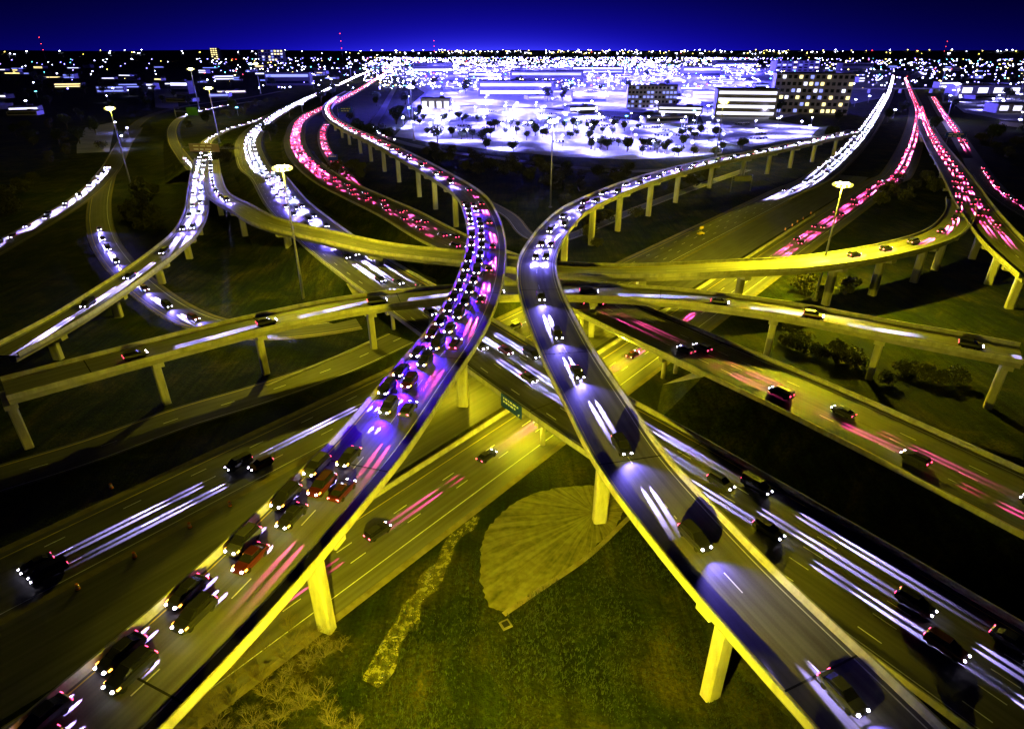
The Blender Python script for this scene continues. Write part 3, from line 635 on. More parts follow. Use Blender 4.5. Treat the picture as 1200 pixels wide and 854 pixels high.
def trailer():
    root = tag(empty('arrow_board', (84, 268, .05), .5), 'small yellow traffic arrow board trailer parked on the freeway median', 'trailer')
    mb = MB(); mb.box((0, 0, .7), (3.2, 1.5, .5)); mb.box((0, 0, 1.15), (1.6, 1.1, .4), taper=.8); mb.build('chassis', 'yellow_paint', root)
    mb = MB(); mb.tube((0, 0, 1.2), (0, 0, 3.4), .1, .1); mb.build('mast', 'steel', root)
    mb = MB(); mb.box((0, -.1, 3.4), (2.4, .12, 1.2)); mb.build('board', 'yellow_paint', root)
    for s in (-1, 1):
        mb = MB(); mb.tube((0, s*.8, .35), (0, s*.95, .35), .35, .35, 14); mb.build('wheel', 'black_rubber', root)
trailer()

# ------------------------------------------------------------------ ground details under the ramps
def patch(name, pts, m, z, kind='structure'):
    mb = MB(); mb.poly([(x, y, z) for x, y in pts]); return tag(mb.build(name, m), kind=kind)
def fan():  # mud streaks; the lamp-lit patch is put into the lighter colour
    m, nt, b = base_mat('fan_lit_mud'); N = nt.nodes; L = nt.links; b.inputs['Roughness'].default_value = .95
    tc = N.new('ShaderNodeTexCoord'); sp = N.new('ShaderNodeSeparateXYZ'); L.new(tc.outputs['Object'], sp.inputs[0])
    at = N.new('ShaderNodeMath'); at.operation = 'ARCTAN2'; L.new(sp.outputs[0], at.inputs[0]); L.new(sp.outputs[1], at.inputs[1])
    ln = N.new('ShaderNodeVectorMath'); ln.operation = 'LENGTH'; L.new(tc.outputs['Object'], ln.inputs[0])
    cb = N.new('ShaderNodeCombineXYZ'); L.new(at.outputs[0], cb.inputs[0]); L.new(ln.outputs['Value'], cb.inputs[1])
    mp = N.new('ShaderNodeMapping'); mp.inputs['Scale'].default_value = (9, .07, 1); L.new(cb.outputs[0], mp.inputs[0])
    n1 = N.new('ShaderNodeTexNoise'); n1.inputs['Scale'].default_value = 1.6; n1.inputs['Detail'].default_value = 7; n1.inputs['Distortion'].default_value = .5; L.new(mp.outputs[0], n1.inputs[0])
    n2 = N.new('ShaderNodeTexNoise'); n2.inputs['Scale'].default_value = .9; n2.inputs['Detail'].default_value = 8; L.new(tc.outputs['Object'], n2.inputs[0])
    mx = N.new('ShaderNodeMath'); mx.operation = 'MULTIPLY_ADD'; L.new(n2.outputs[0], mx.inputs[0]); mx.inputs[1].default_value = .55; L.new(n1.outputs[0], mx.inputs[2])
    r = N.new('ShaderNodeValToRGB'); e = r.color_ramp.elements
    e[0].position = .5; e[0].color = (.028, .03, .005, 1); e[1].position = .95; e[1].color = (.17, .155, .06, 1); L.new(mx.outputs[0], r.inputs[0]); L.new(r.outputs[0], b.inputs['Base Color'])
    mb = MB(); cx, cy = FANC
    pts = [Vector((x-cx, y-cy)) for x, y in FAN]
    for _ in range(2): pts = [q for a, b2 in zip(pts, pts[1:]+pts[:1]) for q in (a*.75+b2*.25, a*.25+b2*.75)]
    pts = [q for a, b2 in zip(pts, pts[1:]+pts[:1]) for q in (a, a*.75+b2*.25, a*.5+b2*.5, a*.25+b2*.75)]
    pts = [q+Vector((noise.noise((q.x*.9, q.y*.9, 0)), noise.noise((q.x*.9, q.y*.9, 7))))*.55 for q in pts]
    mb.poly([(q.x, q.y, .03) for q in pts]); tag(mb.build('lit_mud_apron', 'fan_lit_mud', loc=(cx, cy, 0)), kind='structure')
fan()
def worn(name, m, pts, w, z):
    rd = Road([(x, y, 0) for x, y in pts], 1.0, 4); mb = MB(); r = random.Random(3); k = 0
    rows = rd.rng(0, rd.len)
    for i, (p, n, d) in enumerate(rows):
        o = w*(.55+.6*noise.noise((d*.25, w, 0)))
        o2 = w*(.55+.6*noise.noise((d*.25, w, 5)))
        mb.v += [(p.x+n.x*o, p.y+n.y*o, z), (p.x-n.x*o2, p.y-n.y*o2, z)]
    for i in range(len(rows)-1): mb.f.append((2*i, 2*i+1, 2*i+3, 2*i+2)); mb.mi.append(0)
    tag(mb.build(name, m), kind='structure')
def worn_mat():
    m, nt, b = base_mat('worn_track'); N = nt.nodes; L = nt.links; b.inputs['Roughness'].default_value = .95
    tc = N.new('ShaderNodeTexCoord'); n = N.new('ShaderNodeTexNoise'); n.inputs['Scale'].default_value = .8; n.inputs['Detail'].default_value = 10; n.inputs['Roughness'].default_value = .75
    L.new(tc.outputs['Object'], n.inputs[0]); r = N.new('ShaderNodeValToRGB'); e = r.color_ramp.elements
    e[0].position = .4; e[0].color = (0, 0, 0, 1); e[1].position = .58; e[1].color = (.95, .95, .95, 1); L.new(n.outputs[0], r.inputs[0])
    b.inputs['Base Color'].default_value = (.17, .16, .06, 1); tr = N.new('ShaderNodeBsdfTransparent'); mx = N.new('ShaderNodeMixShader')
    L.new(r.outputs[0], mx.inputs[0]); L.new(tr.outputs[0], mx.inputs[1]); L.new(b.outputs[0], mx.inputs[2]); L.new(mx.outputs[0], N['Material Output'].inputs[0])
worn_mat()
worn('dirt_track', 'worn_track', DIRT, 2.4, .02)
def kerb(pts, label, w=1.3, h=.14, m='concrete'):
    rd = Road([(x, y, 0) for x, y in pts], 1.0, 2); mb = MB(); sweep(mb, rd.rng(0, rd.len), [(w/2, 0), (w/2, h), (-w/2, h), (-w/2, 0)]); tag(mb.build('kerb', m), kind='structure')
kerb(CURB, '', .8, .14, 'dirt'); kerb(CURB2, '', .7, .3)
def tufts():
    g = random.Random(12); mb = MB()
    while len(mb.f) < 26000:
        x, y = g.uniform(-44, 46), 40+46*g.random()**1.2
        c = .775*x-.632*y
        if c < -52.5 or inpoly(FAN, x, y): continue
        dn = noise.noise((x*.12, y*.12, 3))
        if g.random() > .55+dn: continue
        hgt = g.uniform(.18, .5)*(1+.8*dn); 
        for _ in range(3):
            a = g.uniform(0, 6.28); l = Vector((math.cos(a), math.sin(a), 0)); b = Vector((-l.y, l.x, 0))*.07; o = Vector((x+g.uniform(-.2, .2), y+g.uniform(-.2, .2), -.02))
            mb.poly([o-b, o+b, o+l*hgt*.6+Vector((0, 0, hgt))], 0 if g.random() < .6 else 1)
    tag(mb.build('grass_tufts', ['leaf', 'dark_leaf']), 'rough grass growing under the two tall flyovers', 'grass', kind='stuff')
def inpoly(poly, x, y):
    c = False; j = len(poly)-1
    for i in range(len(poly)):
        (xi, yi), (xj, yj) = poly[i], poly[j]
        if (yi > y) != (yj > y) and x < (xj-xi)*(y-yi)/(yj-yi)+xi: c = not c
        j = i
    return c
tufts()
def inlet(x, y, label):
    root = tag(empty('drain_inlet', (x, y, 0), .5), label, 'drain'); mb = MB()
    mb.box((0, 0, .06), (1.5, 1.5, .26)); mb.build('frame', 'dirt', root)
    mb = MB(); mb.box((0, 0, .215), (.95, .95, .06)); mb.build('grate', 'joint', root)
inlet(-.9, 60.6, 'square concrete drain box at the tip of the fan shaped lit mud patch')

# ------------------------------------------------------------------ high mast lights
def mast_proto(m):
    root = empty('high_mast_light')
    mb = MB(); mb.tube((0, 0, -.3), (0, 0, .5), .9, .9, 12); mb.build('footing', 'concrete', root)
    mb = MB(); n = 12
    for i in range(6): mb.tube((0, 0, .5+i*7.1), (0, 0, .5+(i+1)*7.1), .46-.05*i, .46-.05*(i+1), 12, cap=False)
    mb.build('pole', 'steel', root, smooth=True)
    mb = MB(); mb.tube((0, 0, 42.6), (0, 0, 44.2), .6, .5, 12)
    for i in range(8):
        t = 2*math.pi*i/8; mb.tube((0, 0, 43.3), (1.7*math.cos(t), 1.7*math.sin(t), 43.3), .07, .07, 6)
    mb.build('lamp_ring', 'steel', root)
    for i in range(8):
        t = 2*math.pi*(i+.0)/8; mb = MB(); mb.ball((1.3*math.cos(t), 1.3*math.sin(t), 43.2), .8, 10, 6, 0, .95); mb.build('luminaire_glow', m, root, smooth=True)
    for i in range(10):
        t = 2*math.pi*(i+.5)/10; mb = MB(); mb.ball((2.35*math.cos(t), 2.35*math.sin(t), 43.2), .62, 10, 6, 0, .95); mb.build('luminaire_glow', m+'_dim', root, smooth=True)  # outer dim balls added to imitate the halo round the lamps
    return root
PROTO_M = {}
def flood(loc, aim, col, power, cone):
    ld = bpy.data.lights.new('mast_lamp', 'SPOT'); ld.energy = power; ld.color = col; ld.shadow_soft_size = .5; ld.spot_size = math.radians(cone); ld.spot_blend = 1
    lo = bpy.data.objects.new('mast_lamp', ld); COL.objects.link(lo); lo.location = loc; lo.rotation_euler = (Vector(aim)-Vector(loc)).to_track_quat('-Z', 'Y').to_euler()
def mast(x, y, h, label, col, power, m='sodium'):
    if m not in PROTO_M:
        PROTO_M[m] = mast_proto(m); index_kids(PROTO_M[m]); o = PROTO_M[m]
    else: o = copy_tree(PROTO_M[m])
    o.location = (x, y, h-44.2); tag(o, label, 'mast light', 'high mast lights round the interchange')
    if h < 44:                                                   # shorter mast: foot stays at the ground
        o.location.z = 0; o.scale = (1, 1, h/44.2)
    if y > 450: o.scale = (1.0+min(y, 1500)/1700, 1.0+min(y, 1500)/1700, o.scale[2])  # far heads widened to imitate their glare
    if power:
        ld = bpy.data.lights.new('mast_lamp', 'POINT'); ld.energy = power; ld.color = col; ld.shadow_soft_size = .6
        lo = bpy.data.objects.new('mast_lamp', ld); COL.objects.link(lo); lo.location = (x, y, h-2.4)
YEL = (1, .88, .012); VIO = (.40, .34, 1)
ml = ['high mast light with a yellow white glow left of the lower left flyover', 'high mast light rising beside the yellow flyover, left of the purple one', 'brightest yellow high mast light beside the right part of the yellow flyover',
      'high mast light in front of the lit office block at right', 'white high mast light with a violet pole between the two tall flyovers', 'high mast light above the sign gantry at upper left',
      'distant high mast light over the left edge of the city', 'high mast light highest in the photo at the upper left', 'very bright white high mast light beside the red slip road at upper middle',
      'left one of two distant mast lights over the freeway bend', 'right one of two distant mast lights over the freeway bend', 'very bright mast light in front of the glaring car park at far right', 'mast light beside the far overpass at upper right',
      'leftmost of three tiny mast lights at the end of the freeway', 'middle one of three tiny mast lights at the end of the freeway', 'rightmost of three tiny mast lights at the end of the freeway']
mp = [60e3, 160e3, 560e3, 150e3, 50e3, 200e3, 0, 160e3, 300e3, 160e3, 160e3, 200e3, 120e3, 0, 0, 0]
for i, (x, y, h) in enumerate(MASTS):
    w = i in (4, 8, 11)
    mast(x, y, h, ml[i], VIO if w else YEL, mp[i], 'ledwhite' if w else 'sodium')
# two masts stand below the edge of the picture and light the foreground
mast(-8, 9, 36.4, 'shorter mast light standing below the photo, between the two tall flyovers', YEL, 0)
flood((-8, 9.6, 33.0), (2, 104, 0), YEL, 640e3, 110)
mast(2, -22, 46, 'violet high mast light standing below the photo, behind the shorter yellow one', (.21, .14, 1), 330e3, 'ledwhite')
# lamps fixed under the freeway bridges
def underlamp(x, y, z, rz, label):
    root = tag(empty('underpass_lamp', (x, y, z), rz), label, 'lamp', 'lamps under the freeway bridges')
    mb = MB(); mb.box((0, 0, .12), (.7, .45, .2), taper=.8); mb.build('housing', 'steel', root)
    mb = MB(); mb.box((0, 0, -.02), (.55, .34, .08)); mb.build('lens', 'sodium', root)
    ld = bpy.data.lights.new('underpass_light', 'POINT'); ld.energy = 12e3; ld.color = YEL; ld.shadow_soft_size = .25
    lo = bpy.data.objects.new('underpass_light', ld); COL.objects.link(lo); lo.location = (x, y, z-.3)
for key, pts in (('b1', ((-16, 146), (-3, 129), (8, 113))), ('b2', ((8, 190), (22, 168), (36, 148)))):
    for x, y in pts:
        rd = RD[key]; s = rd.near(x, y)
        for off in ((-9.75, 9.75) if key == 'b1' else (-8.75, 8.75)):
            q, n = rd.at(s, off); underlamp(q.x, q.y, q.z-.72, math.atan2(n.y, n.x), 'yellow lamp fixed under the deck of a low freeway bridge')

# ------------------------------------------------------------------ plants
def leaf_clumps(mb, c, r, n, sz, seed, flat=.85, mi=0):
    g = random.Random(seed)
    lobes = [(Vector((g.uniform(-.55, .55), g.uniform(-.55, .55), g.uniform(-.4, .5)))*r, g.uniform(.45, .75)*r) for _ in range(7)]
    for _ in range(n):
        lc, lr = g.choice(lobes)
        d = Vector((g.gauss(0, 1), g.gauss(0, 1), g.gauss(0, 1))).normalized()*lr*g.uniform(.55, 1.05)
        p = Vector(c)+lc+Vector((d.x, d.y, d.z*flat))
        a = Vector((g.gauss(0, 1), g.gauss(0, 1), g.gauss(0, 1))).normalized(); b = a.orthogonal().normalized(); s = sz*g.uniform(.6, 1.4)
        mb.poly([p-a*s, p+b*s*.5, p+a*s, p-b*s*.5], mi)
def tree_proto(kind, seed):
    g = random.Random(seed); root = empty({'t': 'tree', 's': 'bush', 'b': 'bare_bush'}[kind])
    mb = MB()
    if kind == 't':
        mb.tube((0, 0, -.2), (.1, 0, 2.4), .28, .19, 8)
        for i in range(6):
            t = i*1.05+g.random(); mb.tube((.1, 0, 2.2), (1.8*math.cos(t), 1.8*math.sin(t), 4.2+g.random()), .13, .04, 6)
        mb.build('trunk', 'bark', root)
        mb = MB(); leaf_clumps(mb, (0, 0, 4.6), 2.9, 900, .34, seed); mb.build('crown', 'dark_leaf', root)
    elif kind == 's':
        for i in range(5):
            t = i*1.25+g.random(); mb.tube((.2*math.cos(t), .2*math.sin(t), -.1), (1.2*math.cos(t), 1.2*math.sin(t), 2.2), .07, .025, 5)
        mb.build('stem', 'bark', root)
        mb = MB(); leaf_clumps(mb, (0, 0, 1.9), 2.3, 620, .27, seed, .75); mb.build('crown', 'brush_leaf', root)
    else:
        def br(p, d, l, r, k):
            q = p+d*l; mb.tube(p, q, r, r*.6, 5, cap=False)
            if k == 0: return
            for _ in range(3):
                e = (d+Vector((g.gauss(0, .5), g.gauss(0, .5), g.gauss(.1, .35)))).normalized(); br(p+d*l*g.uniform(.5, 1), e, l*.72, r*.55, k-1)
        for i in range(7):
            t = i*.9+g.random(); br(Vector((0, 0, -.1)), Vector((math.cos(t)*.55, math.sin(t)*.55, .9)).normalized(), g.uniform(1, 1.5), .05, 4)
        mb.build('branches', 'twig', root)
    index_kids(root); return root
PT = {}
USED = set()
def plant(kind, x, y, sc, label, group, cat):
    v = (kind, RND.randrange(3))
    if v not in PT: PT[v] = tree_proto(kind, hash(v[1])+17*ord(kind)); o = PT[v]
    else: o = copy_tree(PT[v])
    h = ground_h(x, y)
    o.location = (x, y, h); o.rotation_euler = (0, 0, RND.uniform(0, 6.28)); s = sc*RND.uniform(.8, 1.25); o.scale = (s*RND.uniform(.9, 1.15), s, s*RND.uniform(.85, 1.15))
    tag(o, label, cat, group)
def ground_h(x, y):
    h = 0
    for key, w in (('b1', 10.4), ('b2', 9.4)):
        rd = RD[key]; i = min(range(len(rd.p)), key=lambda k: (rd.p[k].x-x)**2+(rd.p[k].y-y)**2); p = rd.p[i]
        c = .775*p.x-.632*p.y
        if -128 < c < -40 and p.z > 6: continue
        d = math.hypot(p.x-x, p.y-y)-w-.6
        if d < p.z*2: h = max(h, p.z-.1-max(d, 0)*.5)
    return h
for x, y in TREES+[(x+RND.uniform(-26, 26), y+RND.uniform(-20, 20)) for x, y in TREES for _ in range(2)]: plant('t', x, y, 1.25, 'dark round crowned tree standing in the glaring white car park', 'car park trees', 'tree')
for x, y in SHRUB:
    if x > 40 and y < 145 and (RND.random() < .1 or any(min((p.x-x)**2+(p.y-y)**2 for p in RD[k].p) < (w+3)**2 for k, w in (('b1', 10.4), ('b2', 9.4)))): continue
    if y > 360 and x > -160 and x < 200: g_, l_, k_, s_ = 'thicket between the frontage road and the flyovers', 'brushy bush in the thicket between the car parks and the two tall flyovers', 's', 2.0
    elif x < -140: g_, l_, k_, s_ = 'bushes among the left slip roads', 'dark bush on the grass among the slip roads at left', 's', 2.1
    elif x > 60 and y < 170: g_, l_, k_, s_ = 'bushes on the dark slopes at right', 'dark brushy bush on the slope between the freeways at right', 's', 1.25
    elif x > 150: g_, l_, k_, s_ = 'bushes under the right ramps', 'dark bush on the grass inside the right hand ramps', 's', 2.0
    else: g_, l_, k_, s_ = 'bushes between the tall flyovers', 'olive bush on the grass between and beside the two tall flyovers', 's', 1.5
    if s_ < 1.2 and y < 120 and RND.random() < .0: k_ = 'b'
    plant(k_, x, y, s_, l_, g_, 'bush')
for x, y in BARE+[(x+a, y+b) for x, y in BARE for a, b in ((1.9, 1.1), (-1.2, 2.1))]: plant('b', x, y, .85, 'leafless tangled bush on the dark grass right of the purple flyover, at the bottom', 'bare bushes at the bottom', 'bush')

# ------------------------------------------------------------------ the city
patch('city_ground', [(-150, 950), (-60, 1000), (330, 800), (640, 1150), (1600, 2600), (1500, 5200), (-700, 5200), (-420, 2400), (-170, 1300)], 'lot_concrete', .008)
for i, poly in enumerate(LOTS): patch('car_park', poly, 'lot_concrete', .014+.004*i)
WIN = ['lit_window', 'blue_window', 'window_glass', 'window_glass', 'warm_window']
def building(name, x, y, w, d, h, rz, wall, label, floors=0, bays=0, lit=.5, group=None, band=False, winmat=None, cat='building'):
    root = tag(empty(name, (x, y, 0), rz), label, cat, group)
    mb = MB(); mb.box((0, 0, h/2-.2), (w, d, h+.4)); mb.build('wall', wall, root)
    mb = MB(); mb.box((0, 0, h+.35), (w+.6, d+.6, .7)); mb.box((w*.2, 0, h+1.6), (w*.14, d*.3, 1.8)); mb.build('roof', 'roofing', root)
    g = random.Random(int(abs(x)+abs(y)))
    if floors:
        fh = h/floors
        for f in range(floors):
            z = fh*(f+.55)
            if band:
                mb = MB(); mb.box((0, -d/2-.05, z), (w*.94, .12, fh*.42)); mb.build('window', winmat or g.choice(WIN[:3]), root)
            else:
                for b_ in range(bays):
                    mb = MB(); mb.box((-w/2+w*(b_+.5)/bays, -d/2-.05, z), (w/bays*.62, .12, fh*.5))
                    mb.build('window', (winmat or g.choice(WIN)) if g.random() < lit else 'window_glass', root)
    return root
BL = {'hotel': 'pale five storey hotel block with rows of small windows beyond the car park', 'office': 'wide office block with grids of lit windows at right', 'garage': 'glowing white lit parking garage beside the office block'}
names = ['', '', '', 'small white lit shop building at the left of the car park', 'dark long low building behind the middle of the car park', 'long grey warehouse roof behind the dark low building',
         'low warehouse left of the hotel block', 'low warehouse behind the small white shop', 'low warehouse behind the left of the car park', 'low lit store at the back of the far right car park', 'low lit store at the front of the far right car park',
         'distant office block behind the wide office block', 'distant office block on the upper left horizon', 'tall slim distant building at upper left with warm lights', 'dark low building beside the freeway at upper left',
         'dark building behind the high mast light at upper left', 'long low warehouse behind the hotel block', 'low warehouse between hotel and office block', 'low distant warehouse left of the office blocks', 'dark low building left of the far overpass']
for i, (x, y, w, h, k) in enumerate(BLD):
    if y > 4500: w, h = w*.8, h*.9
    h = max(h, 5); d = min(max(18, w*.4), 60)
    if k == 'hotel': building('hotel', x, y, w, 18, h, -.1, 'pale_wall', BL[k], 5, 13, .45, winmat='blue_window')
    elif k == 'office' and i == 1: building('office_block', x, y, w, 34, h, -.25, 'pale_wall', BL[k], 6, 14, .75)
    elif k == 'garage': building('parking_garage', x, y, w, 34, h, -.2, 'pale_wall', BL[k], 4, 0, 1, band=True, winmat='lit_window')
    elif k == 'store': building('store', x, y, w, d, h, -.05, 'pale_wall', names[i], 1, 4, 1, winmat='lit_window')
    elif k == 'office': building('office_block', x, y, w, d, h, 0, 'pale_wall', names[i], 4, 8, .7)
    elif k == 'tower': building('tower_block', x, y, w, w, h, 0, 'dark_wall', names[i], 6, 3, .8, winmat='warm_window')
    else: building('warehouse', x, y, w, d, h, RND.uniform(-.15, .15), 'dark_wall', names[i], 2, 0, 1, band=True)
NEARROAD = [p for k in ('a1', 'a2', 'b1', 'b2', 'jam', 'r12', 'loopr5', 'onr5', 'loop', 'lw', 'fr2') for p in RD[k].p[::3]]
def clear(x, y, r): return all(abs(p.x-x) > r or abs(p.y-y) > r for p in NEARROAD)
def inpoly(poly, x, y):
    c = False; j = len(poly)-1
    for i in range(len(poly)):
        (xi, yi), (xj, yj) = poly[i], poly[j]
        if (yi > y) != (yj > y) and x < (xj-xi)*(y-yi)/(yj-yi)+xi: c = not c
        j = i
    return c
def inlots(x, y):
    for poly in LOTS[:3]:
        c = False; j = len(poly)-1
        for i in range(len(poly)):
            (xi, yi), (xj, yj) = poly[i], poly[j]
            if (yi > y) != (yj > y) and x < (xj-xi)*(y-yi)/(yj-yi)+xi: c = not c
            j = i
        if c: return True
    return False
g = random.Random(21); cnt = 0; placed = [(b[0], b[1], b[2]/2) for b in BLD]
while cnt < 120:
    y = 700+2700*g.random()**1.25; x = g.uniform(-.78, .8)*y
    w, d, h = g.uniform(16, 60), g.uniform(14, 30), g.choice((4.5, 5, 6, 7, 9, 12))
    if not clear(x, y, w/2+24) or inlots(x, y) or any(math.hypot(x-a, y-b) < w/2+r+14 for a, b, r in placed): continue
    placed.append((x, y, w/2)); cnt += 1
    side = 'left of the freeway bend' if x < -.32*y else ('in the bright middle of the city' if x < .35*y else 'in the right part of the city')
    building('low_building', x, y, w, d, h, g.uniform(-.4, .4), g.choice(('pale_wall', 'dark_wall')), 'low flat roofed city building '+side, 1 if h < 8 else 2, 0, 1, 'low city buildings '+side, band=True, winmat=g.choice(('lit_window', 'blue_window', 'window_glass', 'warm_window' if x < 0 else 'blue_window')))
# street and car park lamps: a head on a pole; the big car parks get real light from theirs
def lamp_proto(m):
    root = empty('street_lamp'); mb = MB(); mb.tube((0, 0, -.2), (0, 0, 9.5), .14, .09, 6); mb.build('pole', 'steel', root)
    mb = MB(); mb.ball((0, 0, 9.8), .9, 8, 6, 0, .55); mb.build('lamp_head', m, root, smooth=True); index_kids(root); return root
LPZ = {}
def lamp(x, y, m, sc, label, group, power=0, col=VIO):
    if m not in LPZ: LPZ[m] = lamp_proto(m); o = LPZ[m]
    else: o = copy_tree(LPZ[m])
    o.location = (x, y, 0); o.scale = (sc, sc, 1); tag(o, label, 'street lamp', group)
    if power:
        ld = LD.get((power, col))
        if not ld: ld = bpy.data.lights.new('lot_light', 'SPOT'); ld.energy = power; ld.color = col; ld.shadow_soft_size = .5; ld.spot_size = math.radians(160); ld.spot_blend = .5; LD[(power, col)] = ld
        lo = bpy.data.objects.new('lot_light', ld); COL.objects.link(lo); lo.location = (x, y, 9.2)
LD = {}
nl = 0; g = random.Random(5); spots = []
for gx in range(-110, 330, 36):
    for gy in range(505, 930, 40):
        x, y = gx+g.uniform(-9, 9), gy+g.uniform(-9, 9)
        if inlots(x, y) and g.random() < .85: spots.append((x, y))
for x, y in spots:
    lamp(x, y, 'lotlamp', 1.0, 'white lamp on a pole lighting the big car park', 'car park lamps', 340e3, (.22, .205, 1)); nl += 1
FARLOT = [(x, y) for x in range(590, 1340, 62) for y in range(760, 1700, 75) if inpoly(LOTS[3], x, y)]
for _ in range(min(30, len(FARLOT))):
    x, y = g.choice(FARLOT)
    FARLOT.remove((x, y))
    lamp(x, y, 'lotlamp', 1.5, 'white lamp on a pole lighting the far right car park', 'far right car park lamps', 300e3, (.26, .25, 1)); nl += 1
for x, y in ((-115, 690), (-130, 830), (-100, 940), (60, 985), (-40, 1010)):
    lamp(x, y, 'lotlamp', 1.2, 'white lamp beside the left of the big car park', 'car park lamps', 260e3, (.2, .19, 1)); nl += 1
for x, y in ((-326, 540), (-355, 600), (-395, 650), (-640, 1050), (-690, 1200)):
    lamp(x, y, 'lotlamp', 1.0, 'white lamp lighting a small yard at the left edge', 'small yard lamps at left', 16e3, (.3, .3, 1)); nl += 1
tries = 0
def city_density(x, y):
    r = x/y
    return .95 if -.22 < r < .36 else (.42 if r > .36 else (.25 if r > -.45 else .06))
while nl < 300 and tries < 9000:
    tries += 1
    y = 620+1500*g.random()**1.3; x = g.uniform(-.82, .86)*y
    if g.random() > city_density(x, y) or not clear(x, y, 16): continue
    m = g.choice(('lotlamp',)*8+('amber_city', 'cyan_city')) if x/y > -.3 else g.choice(('lotlamp', 'lotlamp', 'lotlamp', 'amber_city', 'cyan_city'))
    side = 'left outskirts' if x/y < -.3 else 'city streets'
    pw = 420e3 if (m == 'lotlamp' and -.28 < x/y < .36 and g.random() < .8) else 0
    lamp(x, y, m, 1.2+y/1100, {'lotlamp': 'white', 'amber_city': 'amber', 'cyan_city': 'cyan'}[m]+' street lamp in the '+side, 'street lamps of the city', pw, g.choice(((.11, .10, 1), (.26, .25, 1)))); nl += 1
def far_lights():
    mb = MB(); g = random.Random(11); n = 0
    mats = ['lotlamp', 'amber_city', 'cyan_city', 'red_beacon', 'blue_city']
    while n < 3900:
        y = 1300+6200*g.random()**1.1; r = g.uniform(-.84, .88); x = r*y
        if g.random() > city_density(x, y)*(1 if y < 4200 else .6): continue
        cl = noise.noise((x/260, y/420, 0))
        if cl < -.12 and g.random() < .8: continue
        if not -.2 < r < .35 and g.random() < .35: continue
        n += 1; mi = g.choices((0, 1, 2, 3, 4), (42, 8, 7, 2, 41))[0]
        mb.ball((x, y, g.uniform(6, 11)), g.uniform(.7, 1.5)*(.6+y/2600), 6, 4, mi, .6)
    while n < 4400:                                              # along the hills at the horizon
        a = math.radians(g.uniform(-45, 45)); rr = g.uniform(7800, 8700); n += 1
        hh = 74*(rr-7200)/1600
        if (math.degrees(a) < -10 and g.random() < .8) or (math.degrees(a) > 22 and g.random() < .5): continue
        mb.ball((rr*math.sin(a), rr*math.cos(a), hh+14), g.uniform(3, 7), 6, 4, g.choices((0, 1, 3), (8, 3, .4))[0], .5)
    tag(mb.build('city_lights', mats), 'thousands of tiny city lights stretching to the horizon', 'city lights', kind='stuff')
far_lights()
def far_city_fill():  # blue fill lights added at random over the city, without fixtures
    g = random.Random(77)
    ld = bpy.data.lights.new('city_fill', 'POINT'); ld.energy = 1.1e6; ld.color = (.10, .085, 1); ld.shadow_soft_size = 1
    for _ in range(170):
        y = 980+2600*g.random()**1.3; x = g.uniform(-.13, .36)*y
        o = bpy.data.objects.new('city_fill', ld); COL.objects.link(o); o.location = (x, y, 17)
far_city_fill()
def radio_mast(x, y, h, label):
    root = tag(empty('radio_mast', (x, y, 0)), label, 'radio mast'); mb = MB()
    mb.tube((0, 0, 0), (0, 0, h), 2.2, 1.0, 4); mb.build('lattice_mast', 'steel', root)
    for k in (.45, .72, 1):
        mb = MB(); mb.ball((0, 0, h*k), 2.6, 8, 6); mb.build('beacon', 'red_beacon', root)
radio_mast(-1500, 6050, 205, 'radio mast with red beacons left of the bright city on the horizon')
radio_mast(-4100, 6000, 175, 'lone radio mast with red beacons at the far left of the horizon')
radio_mast(-690, 6100, 150, 'short radio mast with red beacons over the middle of the horizon')
radio_mast(4100, 6500, 150, 'radio mast with red beacons at the right of the horizon')
# parked cars in the big lot and trees through the suburbs
def city_trees():
    g = random.Random(9); n = 0
    while n < 130:
        y = 560+1500*g.random()**1.4; x = g.uniform(-.85, .88)*y
        if not clear(x, y, 14) or inlots(x, y): continue
        n += 1; plant('t', x, y, 1.5+y/1500, 'dark tree among the city buildings and streets', 'trees through the city', 'tree')
city_trees()

